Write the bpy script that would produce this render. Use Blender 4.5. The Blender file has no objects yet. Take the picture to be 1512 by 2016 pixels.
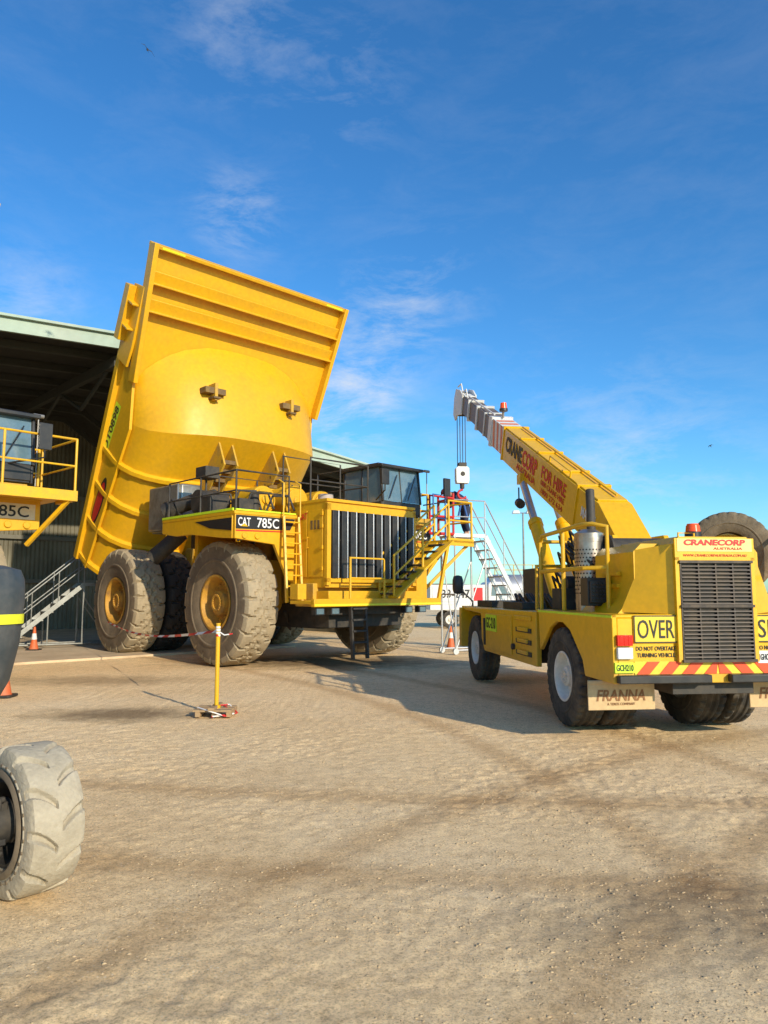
import bpy, math, random
import numpy as np
from mathutils import Vector, Matrix
random.seed(7); np.random.seed(7)
scene=bpy.context.scene
col=scene.collection
X=Vector((1,0,0));Y=Vector((0,1,0));Z=Vector((0,0,1))

# ---------------------------------------------------------------- materials
def mat(name,c,rough=.5,metal=0,dirt=None,amt=.4,scale=3.0,bump=0,bscale=30,spec=.5,low=0):
    m=bpy.data.materials.new(name); m.use_nodes=True
    nt=m.node_tree; N=nt.nodes; L=nt.links
    b=N['Principled BSDF']
    b.inputs['Roughness'].default_value=rough
    b.inputs['Metallic'].default_value=metal
    b.inputs['Specular IOR Level'].default_value=spec
    tc=N.new('ShaderNodeTexCoord')
    n=N.new('ShaderNodeTexNoise'); n.inputs['Scale'].default_value=scale; n.inputs['Detail'].default_value=8; n.inputs['Roughness'].default_value=.65
    L.new(tc.outputs['Object'],n.inputs['Vector'])
    r=N.new('ShaderNodeMapRange'); r.inputs['From Min'].default_value=.42; r.inputs['From Max'].default_value=.75
    r.inputs['To Max'].default_value=amt
    L.new(n.outputs['Fac'],r.inputs['Value'])
    mx=N.new('ShaderNodeMix'); mx.data_type='RGBA'
    mx.inputs['A'].default_value=(*c,1)
    d=dirt if dirt else tuple(x*.7 for x in c)
    mx.inputs['B'].default_value=(*d,1)
    L.new(r.outputs['Result'],mx.inputs['Factor'])
    n2=N.new('ShaderNodeTexNoise'); n2.inputs['Scale'].default_value=scale*7; n2.inputs['Detail'].default_value=6
    L.new(tc.outputs['Object'],n2.inputs['Vector'])
    r2=N.new('ShaderNodeMapRange'); r2.inputs['To Min'].default_value=.82; r2.inputs['To Max'].default_value=1.15
    L.new(n2.outputs['Fac'],r2.inputs['Value'])
    ml=N.new('ShaderNodeVectorMath'); ml.operation='SCALE'
    L.new(mx.outputs['Result'],ml.inputs[0]); L.new(r2.outputs['Result'],ml.inputs['Scale'])
    out=ml.outputs['Vector']
    if low:
        sp=N.new('ShaderNodeSeparateXYZ'); L.new(tc.outputs['Object'],sp.inputs[0])
        ad=N.new('ShaderNodeMath'); ad.operation='MULTIPLY_ADD'; L.new(n.outputs['Fac'],ad.inputs[0]); ad.inputs[1].default_value=-1.2*low; L.new(sp.outputs['Z'],ad.inputs[2])
        rr_=N.new('ShaderNodeMapRange'); rr_.inputs['From Min'].default_value=-.3*low; rr_.inputs['From Max'].default_value=low; rr_.inputs['To Min'].default_value=.55; rr_.inputs['To Max'].default_value=0; L.new(ad.outputs[0],rr_.inputs['Value'])
        m2=N.new('ShaderNodeMix'); m2.data_type='RGBA'; L.new(rr_.outputs['Result'],m2.inputs['Factor']); L.new(out,m2.inputs['A']); m2.inputs['B'].default_value=(.38,.26,.13,1); out=m2.outputs['Result']
    L.new(out,b.inputs['Base Color'])
    r3=N.new('ShaderNodeMapRange'); r3.inputs['To Min'].default_value=max(.05,rough-.12); r3.inputs['To Max'].default_value=min(1,rough+.22)
    L.new(n.outputs['Fac'],r3.inputs['Value']); L.new(r3.outputs['Result'],b.inputs['Roughness'])
    if bump:
        nb=N.new('ShaderNodeTexNoise'); nb.inputs['Scale'].default_value=bscale; nb.inputs['Detail'].default_value=5
        L.new(tc.outputs['Object'],nb.inputs['Vector'])
        bp=N.new('ShaderNodeBump'); bp.inputs['Strength'].default_value=bump; bp.inputs['Distance'].default_value=.02
        L.new(nb.outputs['Fac'],bp.inputs['Height']); L.new(bp.outputs['Normal'],b.inputs['Normal'])
    return m
CY=mat('haul_yellow_paint',(.72,.385,.006),.42,dirt=(.54,.285,.02),amt=.5,scale=1.3,bump=.05,bscale=6)
CYD=mat('haul_yellow_dusty',(.58,.33,.02),.55,dirt=(.30,.20,.09),amt=.9,scale=3,bump=.1)
KY=mat('crane_yellow_paint',(.81,.445,.003),.32,dirt=(.64,.35,.02),amt=.4,scale=2,low=.8)
RAILY=mat('rail_yellow',(.76,.42,.006),.4,dirt=(.44,.26,.05),amt=.5,scale=6)
BLK=mat('black_paint',(.018,.018,.02),.4,dirt=(.07,.06,.045),amt=.6)
BLKM=mat('black_machinery',(.03,.028,.026),.6,dirt=(.10,.08,.055),amt=.8,scale=5)
TREAD=mat('dusty_tread_rubber',(.32,.26,.17),.9,dirt=(.45,.36,.23),amt=.9,scale=2.5,bump=.4,bscale=18)
SIDE=mat('dusty_sidewall_rubber',(.15,.115,.075),.85,dirt=(.27,.20,.125),amt=.9,scale=2.5,bump=.2,bscale=20)
CTREAD=mat('crane_tyre_rubber',(.035,.033,.03),.85,dirt=(.16,.13,.09),amt=.9,scale=4,bump=.2)
BTREAD=mat('clean_black_rubber',(.022,.022,.022),.7,dirt=(.06,.05,.04),amt=.6,scale=3,bump=.2)
STREAD=mat('dusty_spare_rubber',(.13,.10,.065),.9,dirt=(.26,.20,.13),amt=.9,scale=5,bump=.3)
GTREAD=mat('pale_grey_rubber',(.43,.37,.27),.92,dirt=(.31,.26,.185),amt=.9,scale=6,bump=.4,bscale=40)
RIMY=mat('rusty_yellow_rim',(.54,.28,.03),.6,dirt=(.20,.10,.04),amt=1.0,scale=3.5)
RIMW=mat('dusty_white_rim',(.75,.71,.63),.55,dirt=(.45,.38,.28),amt=.6)
STEEL=mat('grey_steel',(.30,.29,.27),.45,.6,dirt=(.15,.12,.09),amt=.7)
GALV=mat('galvanised_steel',(.34,.35,.33),.5,.5,dirt=(.2,.19,.17),amt=.7)
ALU=mat('aluminium',(.60,.60,.60),.38,.7,dirt=(.4,.4,.4),amt=.5)
PLATE=mat('heat_shield_steel',(.36,.35,.31),.38,.65,dirt=(.13,.11,.085),amt=1,scale=2,bump=.3,bscale=2)
CHROME=mat('perforated_chrome',(.55,.51,.46),.3,.9,dirt=(.25,.18,.12),amt=.9)
RED=mat('red_paint',(.55,.02,.015),.4)
REDL=mat('red_lens',(.75,.02,.01),.15)
ORL=mat('orange_lens',(.9,.10,.01),.15)
WHITE=mat('white_paint',(.72,.72,.70),.45,dirt=(.5,.45,.38),amt=.4)
CREAM=mat('dusty_mudflap',(.62,.44,.23),.8,dirt=(.42,.30,.16),amt=.7)
BROWN=mat('boom_inner_steel',(.15,.115,.095),.5,.2,dirt=(.26,.22,.19),amt=.7)
ORS=mat('orange_stripe',(.75,.18,.06),.5)
CHR=mat('chevron_red_orange',(.85,.08,.015),.4,amt=.2)
HIVIS=mat('hi_vis_sticker',(.62,.85,.03),.4)
HIVY=mat('hi_vis_yellow',(.85,.82,.03),.4)
GLASS=mat('cab_glass',(.10,.17,.21),.06,0,dirt=(.18,.24,.26),amt=.7,spec=1.0)
GRE=mat('roof_green',(.36,.46,.38),.55,dirt=(.45,.47,.40),amt=.6,scale=.5)
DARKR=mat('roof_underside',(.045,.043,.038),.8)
TIMB=mat('pallet_timber',(.40,.27,.14),.8,dirt=(.24,.15,.09),amt=.8,scale=9)
RUST=mat('rusty_bracket_steel',(.14,.085,.035),.7,dirt=(.30,.18,.04),amt=.8,scale=5)
CONEO=mat('cone_orange',(.65,.12,.03),.55,dirt=(.4,.2,.1),amt=.7)
NAVY=mat('navy_cloth',(.02,.03,.07),.9)
SKIN=mat('skin',(.5,.3,.21),.6)
BLUE=mat('blue_paint',(.03,.10,.32),.45)
BIRD=mat('bird_feathers',(.03,.03,.035),.7)
TXT=mat('black_lettering',(.012,.012,.014),.5,amt=.2)
TXW=mat('white_lettering',(.8,.8,.78),.5,amt=.2)
TXR=mat('red_lettering',(.62,.015,.015),.5,amt=.2)
TXB=mat('brown_lettering',(.28,.13,.05),.7,amt=.2)
CTW=mat('dark_slate_plastic',(.045,.055,.06),.42,dirt=(.13,.12,.11),amt=.8,scale=4)

# ---------------------------------------------------------------- mesh builder
class MB:
    def __init__(s): s.v=[];s.f=[];s.m=[]
    def add(s,vs,fs,mi=0):
        o=len(s.v); s.v+= [tuple(v) for v in vs]
        for f in fs: s.f.append([i+o for i in f]); s.m.append(mi)
        return s
    def box2(s,a,b,mi=0):
        x0,y0,z0=[min(p,q) for p,q in zip(a,b)]; x1,y1,z1=[max(p,q) for p,q in zip(a,b)]
        vs=[(x0,y0,z0),(x1,y0,z0),(x1,y1,z0),(x0,y1,z0),(x0,y0,z1),(x1,y0,z1),(x1,y1,z1),(x0,y1,z1)]
        return s.add(vs,[(0,3,2,1),(4,5,6,7),(0,1,5,4),(1,2,6,5),(2,3,7,6),(3,0,4,7)],mi)
    def beam(s,p,q,w,h,mi=0,up=Z):
        p=Vector(p);q=Vector(q);d=(q-p).normalized()
        sd=d.cross(up)
        if sd.length<1e-3: sd=d.cross(X)
        sd.normalize(); u=sd.cross(d)
        a=sd*w/2;b=u*h/2
        vs=[p-a-b,p+a-b,p+a+b,p-a+b,q-a-b,q+a-b,q+a+b,q-a+b]
        return s.add(vs,[(0,3,2,1),(4,5,6,7),(0,1,5,4),(1,2,6,5),(2,3,7,6),(3,0,4,7)],mi)
    def cyl(s,p,q,r,n=14,mi=0,r2=None):
        p=Vector(p);q=Vector(q);d=(q-p).normalized()
        a=d.cross(Z)
        if a.length<1e-3: a=d.cross(X)
        a.normalize(); b=d.cross(a)
        r2=r if r2 is None else r2
        vs=[];fs=[]
        for i in range(n):
            t=2*math.pi*i/n; e=a*math.cos(t)+b*math.sin(t)
            vs+= [p+e*r,q+e*r2]
        for i in range(n):
            j=(i+1)%n; fs.append((2*i,2*i+1,2*j+1,2*j))
        fs.append([2*i for i in range(n)]); fs.append([2*i+1 for i in range(n)][::-1])
        return s.add(vs,fs,mi)
    def tube(s,pts,r,n=8,mi=0):
        pts=[Vector(p) for p in pts]; vs=[];fs=[]
        prev=None
        for k,p in enumerate(pts):
            if k==0: d=pts[1]-p
            elif k==len(pts)-1: d=p-pts[k-1]
            else: d=(pts[k+1]-p).normalized()+(p-pts[k-1]).normalized()
            d.normalize()
            if prev is None:
                a=d.cross(Z)
                if a.length<1e-3:a=d.cross(X)
            else: a=prev-d*prev.dot(d)
            a.normalize(); prev=a; b=d.cross(a)
            for i in range(n):
                t=2*math.pi*i/n; vs.append(p+(a*math.cos(t)+b*math.sin(t))*r)
        for k in range(len(pts)-1):
            for i in range(n):
                j=(i+1)%n; fs.append((k*n+i,k*n+j,(k+1)*n+j,(k+1)*n+i))
        fs.append(list(range(n))[::-1]); fs.append([(len(pts)-1)*n+i for i in range(n)])
        return s.add(vs,fs,mi)
    def prism(s,poly,a,b,plane='xz',mi=0):
        n=len(poly)
        def P(p,t):
            return (p[0],t,p[1]) if plane=='xz' else ((t,p[0],p[1]) if plane=='yz' else (p[0],p[1],t))
        vs=[P(p,a) for p in poly]+[P(p,b) for p in poly]
        fs=[list(range(n)),list(range(n,2*n))[::-1]]+[(i,i+n,(i+1)%n+n,(i+1)%n) for i in range(n)]
        return s.add(vs,fs,mi)
    def grid(s,rows,mi=0,closed=False):
        nr=len(rows);nc=len(rows[0]); vs=[p for r in rows for p in r]
        fs=[(i*nc+j,i*nc+(j+1)%nc,(i+1)*nc+(j+1)%nc,(i+1)*nc+j) for i in range(nr-1) for j in range(nc if closed else nc-1)]
        return s.add(vs,fs,mi)
    def rev(s,prof,n=40,c=(0,0,0),mi=0,axis='y'):
        rows=[]
        for (t,r) in prof:
            row=[]
            for i in range(n):
                a=2*math.pi*i/n
                p=(r*math.cos(a),t,r*math.sin(a)) if axis=='y' else (r*math.cos(a),r*math.sin(a),t)
                row.append((p[0]+c[0],p[1]+c[1],p[2]+c[2]))
            rows.append(row)
        return s.grid(rows,mi,True)
    def xf(s,M,i0=0):
        for i in range(i0,len(s.v)): s.v[i]=tuple(M@Vector(s.v[i]))
        return s
    def make(s,name,mats,parent=None,bevel=0,label=None,sharp=35,loc=None,solid=0):
        me=bpy.data.meshes.new(name); me.from_pydata(s.v,[],s.f)
        for m in (mats if isinstance(mats,(list,tuple)) else [mats]): me.materials.append(m)
        me.polygons.foreach_set('material_index',s.m)
        me.polygons.foreach_set('use_smooth',[True]*len(s.f))
        import bmesh
        bm=bmesh.new(); bm.from_mesh(me); bmesh.ops.recalc_face_normals(bm,faces=bm.faces); bm.to_mesh(me); bm.free()
        me.set_sharp_from_angle(angle=math.radians(sharp))
        me.update()
        ob=bpy.data.objects.new(name,me); col.objects.link(ob)
        if parent: ob.parent=parent
        if loc: ob.location=loc
        if solid:
            md=ob.modifiers.new('solid','SOLIDIFY'); md.thickness=solid; md.offset=0
        if bevel:
            md=ob.modifiers.new('bevel','BEVEL'); md.width=bevel; md.segments=2; md.limit_method='ANGLE'; md.angle_limit=math.radians(40); md.harden_normals=False
        if label: ob['label']=label
        return ob
def root(name,label,cat,loc=(0,0,0),rot=0,group=None):
    e=bpy.data.objects.new(name,None); e.empty_display_size=.3; col.objects.link(e)
    e.location=loc; e.rotation_euler=(0,0,rot); e['label']=label; e['category']=cat
    if group: e['group']=group
    return e
def top(o,label,cat,group=None):
    o['label']=label;o['category']=cat
    if group:o['group']=group
    return o
def text(s,parent,loc,xd,up,w,h,m,name='lettering',bold=.012,shear=0,depth=.004):
    cu=bpy.data.curves.new('t','FONT'); cu.body=s; cu.offset=bold; cu.shear=shear; cu.extrude=.01; cu.space_line=.95; cu.align_x='CENTER'
    cu.resolution_u=3
    o=bpy.data.objects.new('t',cu); col.objects.link(o)
    dg=bpy.context.evaluated_depsgraph_get(); dg.update()
    me=bpy.data.meshes.new_from_object(o.evaluated_get(dg)); bpy.data.objects.remove(o)
    n=len(me.vertices); a=np.empty(n*3); me.vertices.foreach_get('co',a); a=a.reshape(-1,3)
    lo=a.min(0);hi=a.max(0); c=(lo+hi)/2; sc=np.array([w/(hi[0]-lo[0]),h/(hi[1]-lo[1]),depth/max(1e-6,hi[2]-lo[2])]); a=(a-c)*sc
    xd=Vector(xd).normalized();up=Vector(up).normalized();nn=xd.cross(up)
    M=np.array([xd,up,nn]); a=a@M+np.array(loc)
    me.vertices.foreach_set('co',a.reshape(-1)); me.materials.clear(); me.materials.append(m); me.update(); me.name=name
    ob=bpy.data.objects.new(name,me); col.objects.link(ob); ob.parent=parent
    return ob
def copy_thing(o,parent=None,skip=()):
    c=o.copy(); col.objects.link(c)
    if parent: c.parent=parent
    for ch in o.children:
        if ch.name.split('.')[0] in skip: continue
        copy_thing(ch,c)
    return c

# ---------------------------------------------------------------- tyres
def tyre_mesh(R,w,bead,N,kind,seg,mats,name='tyre'):
    h=w/2
    prof=[(-h*.80,bead),(-h*.95,bead+(R-bead)*.18),(-h*1.0,bead+(R-bead)*.45),(-h*.99,bead+(R-bead)*.68),(-h*.96,R*.90)]
    ts=list(np.linspace(-.70,-.07,14))+[-.05,.05]+list(np.linspace(.07,.70,14)) if kind=='lug' else (-.6,-.45,-.3,-.18,-.08,.08,.18,.3,.45,.6)
    tr=[(-h*.93,R*.94),(-h*.88,R*.975),(-h*.78,R*.992)]+[(h*t,R*(1-.008*abs(t)**2)) for t in ts]
    full=prof+tr+[(-a,b) for a,b in tr[:3][::-1]]+[(-a,b) for a,b in prof[::-1]]
    rows=[]
    tri=lambda x:abs((x%1)*2-1)*2-1
    for (y,r) in full:
        row=[]
        for i in range(seg):
            th=i/seg; rr=r; t=y/h
            if r>R*.895:
                if kind=='rock':
                    sh=.5 if t>0 else 0
                    p=(N*th+sh+.45*abs(t)+.18*tri(abs(t)*1.5))%1
                    if p<.15 and abs(t)>.1: rr=r-.055*R*min(1,(abs(t))*1.6)
                    if abs(t-.16*tri(N*th))<.09: rr=r-.03*R
                elif kind=='lug':
                    sh=.5 if t>0 else 0
                    a_=abs(t)
                    p=(N*th+sh-.75*a_+.35*a_*a_)%1
                    gw=.16+.12*a_
                    d_=min(p,gw-p)/gw if p<gw else -1
                    if d_>=0 and a_>.06: rr=r-.07*R*min(1,d_*5)
                else:
                    p=(N*th+(.5 if t>0 else 0)+.3*abs(t))%1
                    if p<.3 and abs(t)>.35: rr=r-.035*R
                    if abs(t)<.1 or abs(abs(t)-.45)<.06: rr=r-.03*R
            row.append((rr*math.cos(2*math.pi*th),y,rr*math.sin(2*math.pi*th)))
        rows.append(row)
    mb=MB(); 
    nside=4
    mb.grid(rows[:nside+1],1,True); mb.grid(rows[nside:len(rows)-nside],0,True); mb.grid(rows[len(rows)-nside-1:],1,True)
    for sg in(-1,1):
        mb.rev([(sg*h*1.0,bead+(R-bead)*.40),(sg*(h*1.0+.012*R),bead+(R-bead)*.43),(sg*(h*1.0+.012*R),bead+(R-bead)*.47),(sg*h*.99,bead+(R-bead)*.5)],60,mi=1)
    ob=mb.make(name,mats,sharp=28)
    return ob
def rim_mb(bead,h,depth,hubr,nb,mi=0):
    mb=MB()
    mb.rev([(h*.82,bead*1.0),(-h*.80,bead),(-h*.86,bead*1.05),(-h*.90,bead*1.05),(-h*.90,bead*.97),(-h*.80,bead*.92),(-h*.8+depth*.5,bead*.88),(-h*.8+depth,bead*.80),
            (-h*.8+depth,hubr*1.5),(-h*.8+depth*.9,hubr*1.15),(-h*.8+depth*.2,hubr),(-h*.8+depth*.1,hubr*.85),(-h*.8+depth*.1,.01)],48)
    for k in range(nb):
        a=2*math.pi*k/nb; c=Vector((math.cos(a)*bead*.72,0,math.sin(a)*bead*.72))
        mb.cyl(c+Y*(-h*.8+depth+.01),c+Y*(-h*.8+depth-.05*bead),.045*bead,6)
        a+=.1; c=Vector((math.cos(a)*hubr*.6,0,math.sin(a)*hubr*.6))
        mb.cyl(c+Y*(-h*.8+depth*.2),c+Y*(-h*.8-.03*bead),.05*bead,6)
    return mb

# ================================================================ HAUL TRUCK
def body_pt(s,n,y): return (-6.1+.574*s-.819*n, y, 1.96+.819*s+.574*n)
SD=Vector((.574,0,.819)); ND=Vector((-.819,0,.574))
HG="haul trucks parked in front of the workshop"
T=root('haul_truck','huge yellow mining haul truck with its tray raised, outside the workshop','truck',(-2.10,20.17,0),math.atan2(-.72,.69),HG)
mb=MB()
for sg in(-1,1):
    mb.box2((-6.3,sg*.65,1.55),(2.2,sg*1.0,2.25))
    mb.beam((-6.3,sg*.82,1.9),(-5.3,sg*.82,2.5),.3,.5)
mb.box2((-1.2,-.64,1.5),(-.7,.64,2.0)); mb.box2((-3.6,-.64,1.5),(-3.1,.64,2.0)); mb.box2((1.6,-1.6,1.45),(2.3,1.6,2.0))
mb.cyl((-5.2,-1.9,1.53),(-5.2,1.9,1.53),.55,24); mb.cyl((-5.2,-.5,1.53),(-5.2,.5,1.53),.75,24)
mb.cyl((0,-2,1.53),(0,2,1.53),.25,16)
for sg in(-1,1):
    mb.cyl((0,sg*1.5,1.2),(-.1,sg*1.35,3.2),.24,18); mb.cyl((-5.4,sg*.75,1.9),(-5.0,sg*.8,3.2),.17,16)
    mb.cyl((-2.6,sg*1.35,1.55),(-1.4,sg*1.35,1.55),.45,20)
mb.box2((-1.0,-2.0,1.5),(.5,-1.2,2.6)); mb.box2((-2.9,1.1,1.2),(-1.3,2.0,2.3)); mb.box2((-.6,-1.1,2.2),(1.5,1.1,3.5))
mb.make('chassis',CYD,T,.02)
mb=MB()
mb.box2((-1.5,-1.0,.9),(1.8,1.0,1.5)); mb.box2((1.9,-1.2,.95),(2.4,1.2,1.44)); mb.box2((2.3,-1.3,1.26),(2.7,1.2,1.48))
for k in range(22):
    a=random.uniform(-1.2,1.8); b=random.uniform(-1.2,1.2)
    mb.tube([(a,b,1.2),(a+.3,b+.2,.8+random.random()*.4),(a+.6,b-.2,1.3)],.035)
mb.make('engine_underside',BLKM,T,.02)
for sg in(-1,1):
    mb=MB()
    a=Vector((-2.3,sg*1.12,1.9)); b=Vector(body_pt(3.4,-.1,sg*1.12)); 
    mb.cyl(a,a+(b-a)*.5,.2,20); mb.cyl(a+(b-a)*.5,a+(b-a)*.78,.16,20,1); mb.cyl(a+(b-a)*.78,b,.12,20,1)
    mb.make('hoist_cylinder',[CYD,STEEL],T)
mb=MB()
mb.prism([(1.2,1.9),(2.6,1.9),(2.6,3.95),(1.2,3.98)],-1.48,1.48)
mb.box2((1.2,-1.5,3.93),(2.66,1.5,4.0))
mb.box2((1.95,-1.50,2.15),(2.5,-1.47,3.75)); mb.box2((1.3,-1.50,2.15),(1.9,-1.47,3.0)); mb.box2((1.3,-1.50,3.05),(1.9,-1.47,3.75))
for z in(2.1,3.8): mb.box2((2.58,-1.5,z-.08),(2.68,1.5,z+.08) if z>3 else (2.68,1.5,z+.02))
for y in(-1.44,1.44): mb.box2((2.58,y-.06,1.95),(2.68,y+.06,3.9))
for z in(2.3,2.8,3.3,3.6): mb.box2((2.44,-1.54,z),(2.54,-1.50,z+.09))
mb.tube([(1.98,-1.50,2.85),(1.98,-1.55,2.85),(1.98,-1.55,3.1),(1.98,-1.50,3.1)],.012)
mb.make('hood',CY,T,.012)
mb=MB()
for k in range(3): mb.box2((2.05+k*.13,-1.506,3.28),(2.13+k*.13,-1.502,3.5))
mb.make('warning_sticker',RUST,T)
mb=MB(); mb.box2((2.6,-1.38,2.1),(2.63,1.38,3.74))
for i in range(10):
    y=-1.27+i*2.54/9; mb.box2((2.63,y-.09,2.12),(2.72,y+.05,3.72)); mb.box2((2.63,y+.065,2.12),(2.74,y+.095,3.72),1)
for z in(2.35,3.0,3.6): mb.box2((2.62,-1.38,z),(2.66,1.38,z+.04))
mb.make('radiator_grille',[BLK,ALU],T,.006)
for sg in(-1,1):
    mb=MB()
    mb.prism([(sg*3.3,3.62),(sg*3.3,3.02),(sg*2.2,2.92),(sg*1.8,2.1),(sg*1.52,1.95),(sg*1.52,3.62)],1.46,1.56,'yz')
    mb.prism([(-1.9,3.62),(-1.9,3.3),(-1.2,3.2),(-.4,3.2),(1.0,3.05),(1.46,3.02),(1.46,3.62)],sg*3.24,sg*3.32)
    mb.box2((-1.9,sg*1.52,3.58),(1.58,sg*3.33,3.66))
    mb.box2((-.8,sg*1.52,3.1),(1.46,sg*1.6,3.58))
    mb.box2((-1.3,sg*1.55,2.5),(-1.15,sg*2.7,3.6))
    for q in range(2): mb.cyl((1.56,sg*(3.05-.35*q),3.09),(1.6,sg*(3.05-.35*q),3.09),.07,14)
    mb.make('fender',CY,T,.012)
mb=MB(); mb.box2((-1.4,-1.5,3.57),(1.2,1.5,3.65)); mb.box2((-1.4,.55,3.65),(1.9,2.9,3.85)); mb.make('deck',CYD,T,.01)
for sg in(-1,1):
    mb=MB(); mb.prism([(sg*3.28,3.56),(sg*3.28,3.24),(sg*1.75,3.28),(sg*1.6,3.56)],1.562,1.57,'yz')
    mb.prism([(sg*3.28,3.215),(sg*3.28,3.185),(sg*1.75,3.225),(sg*1.75,3.25)],1.562,1.57,'yz',1)
    mb.make('model_stripe',[TXT,TXR],T)
    text('785C',T,(1.575,-2.40 if sg<0 else 2.8,3.41),Y,Z,.62,.23,TXW,'model_lettering')
    text('CAT',T,(1.575,-3.06 if sg<0 else 2.14,3.41),Y,Z,.34,.20,TXW,'maker_lettering')
    mb=MB(); yy=-3.06 if sg<0 else 2.14
    mb.prism([(yy-.1,3.30),(yy+.1,3.30),(yy,3.37)],1.578,1.583,'yz'); mb.make('logo_triangle',RAILY,T)
text('CAT',T,(1.75,-1.508,3.62),X,Z,.34,.16,TXR)
mb=MB(); mb.prism([(-.2,3.5),(1.45,3.5),(1.45,3.2),(.5,3.3)],-3.322,-3.328); mb.make('side_stripe',TXT,T)
mb=MB(); mb.box2((-1.9,-3.335,3.66),(1.5,-3.30,3.72)); mb.make('reflective_strip',HIVIS,T)
mb=MB(); mb.box2((1.55,-3.3,3.663),(1.6,-1.6,3.70)); mb.make('reflective_strip',HIVIS,T)
mb=MB()
mb.box2((2.2,-2.2,1.52),(3.05,2.0,1.60)); mb.box2((2.98,-2.2,1.46),(3.1,2.0,1.64)); mb.box2((2.3,-1.5,1.62),(2.75,1.5,1.82))
mb.box2((2.2,-2.2,1.62),(2.5,-1.95,1.98)); mb.box2((2.2,1.6,1.5),(2.6,2.0,2.9)); mb.box2((1.6,1.55,1.9),(2.3,1.95,2.9))
mb.make('bumper_platform',CY,T,.012)
mb=MB(); mb.box2((3.1,-2.19,1.48),(3.11,1.99,1.52)); mb.make('reflective_strip',HIVY,T)
for y in(-1.95,-1.5,.9,1.4):
    mb=MB(); mb.box2((2.85,y-.13,1.28),(3.0,y+.13,1.44)); mb.box2((3.0,y-.10,1.30),(3.01,y+.10,1.42),1); mb.make('headlight',[BLK,GLASS],T)
mb=MB()
a=Vector((2.95,.15,1.66));b=Vector((2.95,2.25,3.12))
for x in(2.66,3.18):
    mb.beam((x,a.y,a.z),(x,b.y,b.z),.05,.32,up=X)
for i in range(8):
    p=a.lerp(b,(i+.5)/8); mb.box2((2.66,p.y-.14,p.z-.02),(3.16,p.y+.14,p.z+.02),1)
mb.box2((2.2,2.2,3.1),(3.2,3.25,3.17)); mb.box2((3.14,2.2,3.02),(3.2,3.25,3.22)); mb.beam((3.1,3.15,3.1),(2.3,2.0,1.7),.08,.08); mb.beam((2.3,3.15,3.1),(2.3,1.9,1.9),.08,.08); mb.beam((3.1,2.3,3.1),(3.05,1.95,1.6),.08,.08)
mb.make('stairway',[RAILY,BLKM],T,.005)
def rail(mb,pts,h=1.05,r=.026,mid=True):
    up=[Vector(p)+Z*h for p in pts]
    mb.tube([pts[0]]+up+[pts[-1]],r)
    if mid: mb.tube([Vector(p)+Z*h*.5 for p in pts],r*.8)
    for i in range(len(pts)-1):
        A=Vector(pts[i]);B=Vector(pts[i+1]); n=max(1,int((B-A).length/1.1))
        for k in range(n):
            p=A.lerp(B,k/n)
            if i+k>0: mb.tube([p,p+Z*h],r)
def railpart(pts,m,h=1.05,r=.026,name='handrail',parent=None):
    mb=MB(); rail(mb,pts,h,r); return mb.make(name,m,parent or T)
for x in(2.66,3.18): railpart([(x,.2,1.7),(x,2.25,3.15)],RAILY,.98,.032,'stair_handrail')
railpart([(3.16,2.25,3.17),(3.16,3.2,3.17),(2.25,3.2,3.17)],RAILY,1.05,.032,'stair_handrail')
railpart([(3.05,-1.1,1.64),(3.05,.0,1.64)],RAILY,.95,.03)
for p,h in(([(1.5,-1.75,3.66),(1.5,-3.25,3.66),(-1.7,-3.25,3.66)],.95),([(1.9,-1.4,3.98),(1.9,.5,3.98),(-.2,.5,4.0)],1.1),([(-1.0,-2.2,3.66),(-1.0,.2,3.66)],1.2),([(.9,-1.5,3.98),(.9,.4,3.98)],1.25)): railpart(p,BLKM,h,.024)
railpart([(1.5,2.9,3.66),(1.5,3.25,3.66),(-1.7,3.25,3.66)],RAILY,.95)
railpart([(2.3,2.6,3.2),(2.3,3.1,3.2)],BLUE,1.3,.026,'stair_handrail')
mb=MB()
for y in(-2.02,-1.58):
    mb.beam((1.66,y,3.6),(1.98,y-.1,1.55),.05,.1)
for i in range(8):
    t=(i+.5)/8; mb.box2((1.64+.32*t,-2.02-.1*t,3.58-2.05*t),(1.72+.32*t,-1.58-.1*t,3.61-2.05*t))
mb.tube([(1.7,-2.05,3.6),(1.7,-2.05,4.4),(1.5,-2.05,4.5)],.02); mb.tube([(1.7,-1.55,3.6),(1.7,-1.55,4.4),(1.5,-1.55,4.5)],.02)
mb.make('ladder',RAILY,T)
mb=MB()
for y in(-1.05,-.6): mb.beam((3.0,y,1.5),(3.1,y,.25),.05,.09)
for i in range(5): mb.box2((2.98,-1.05,.35+i*.26),(3.12,-.6,.39+i*.26))
mb.make('hanging_ladder',BLKM,T)
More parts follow.
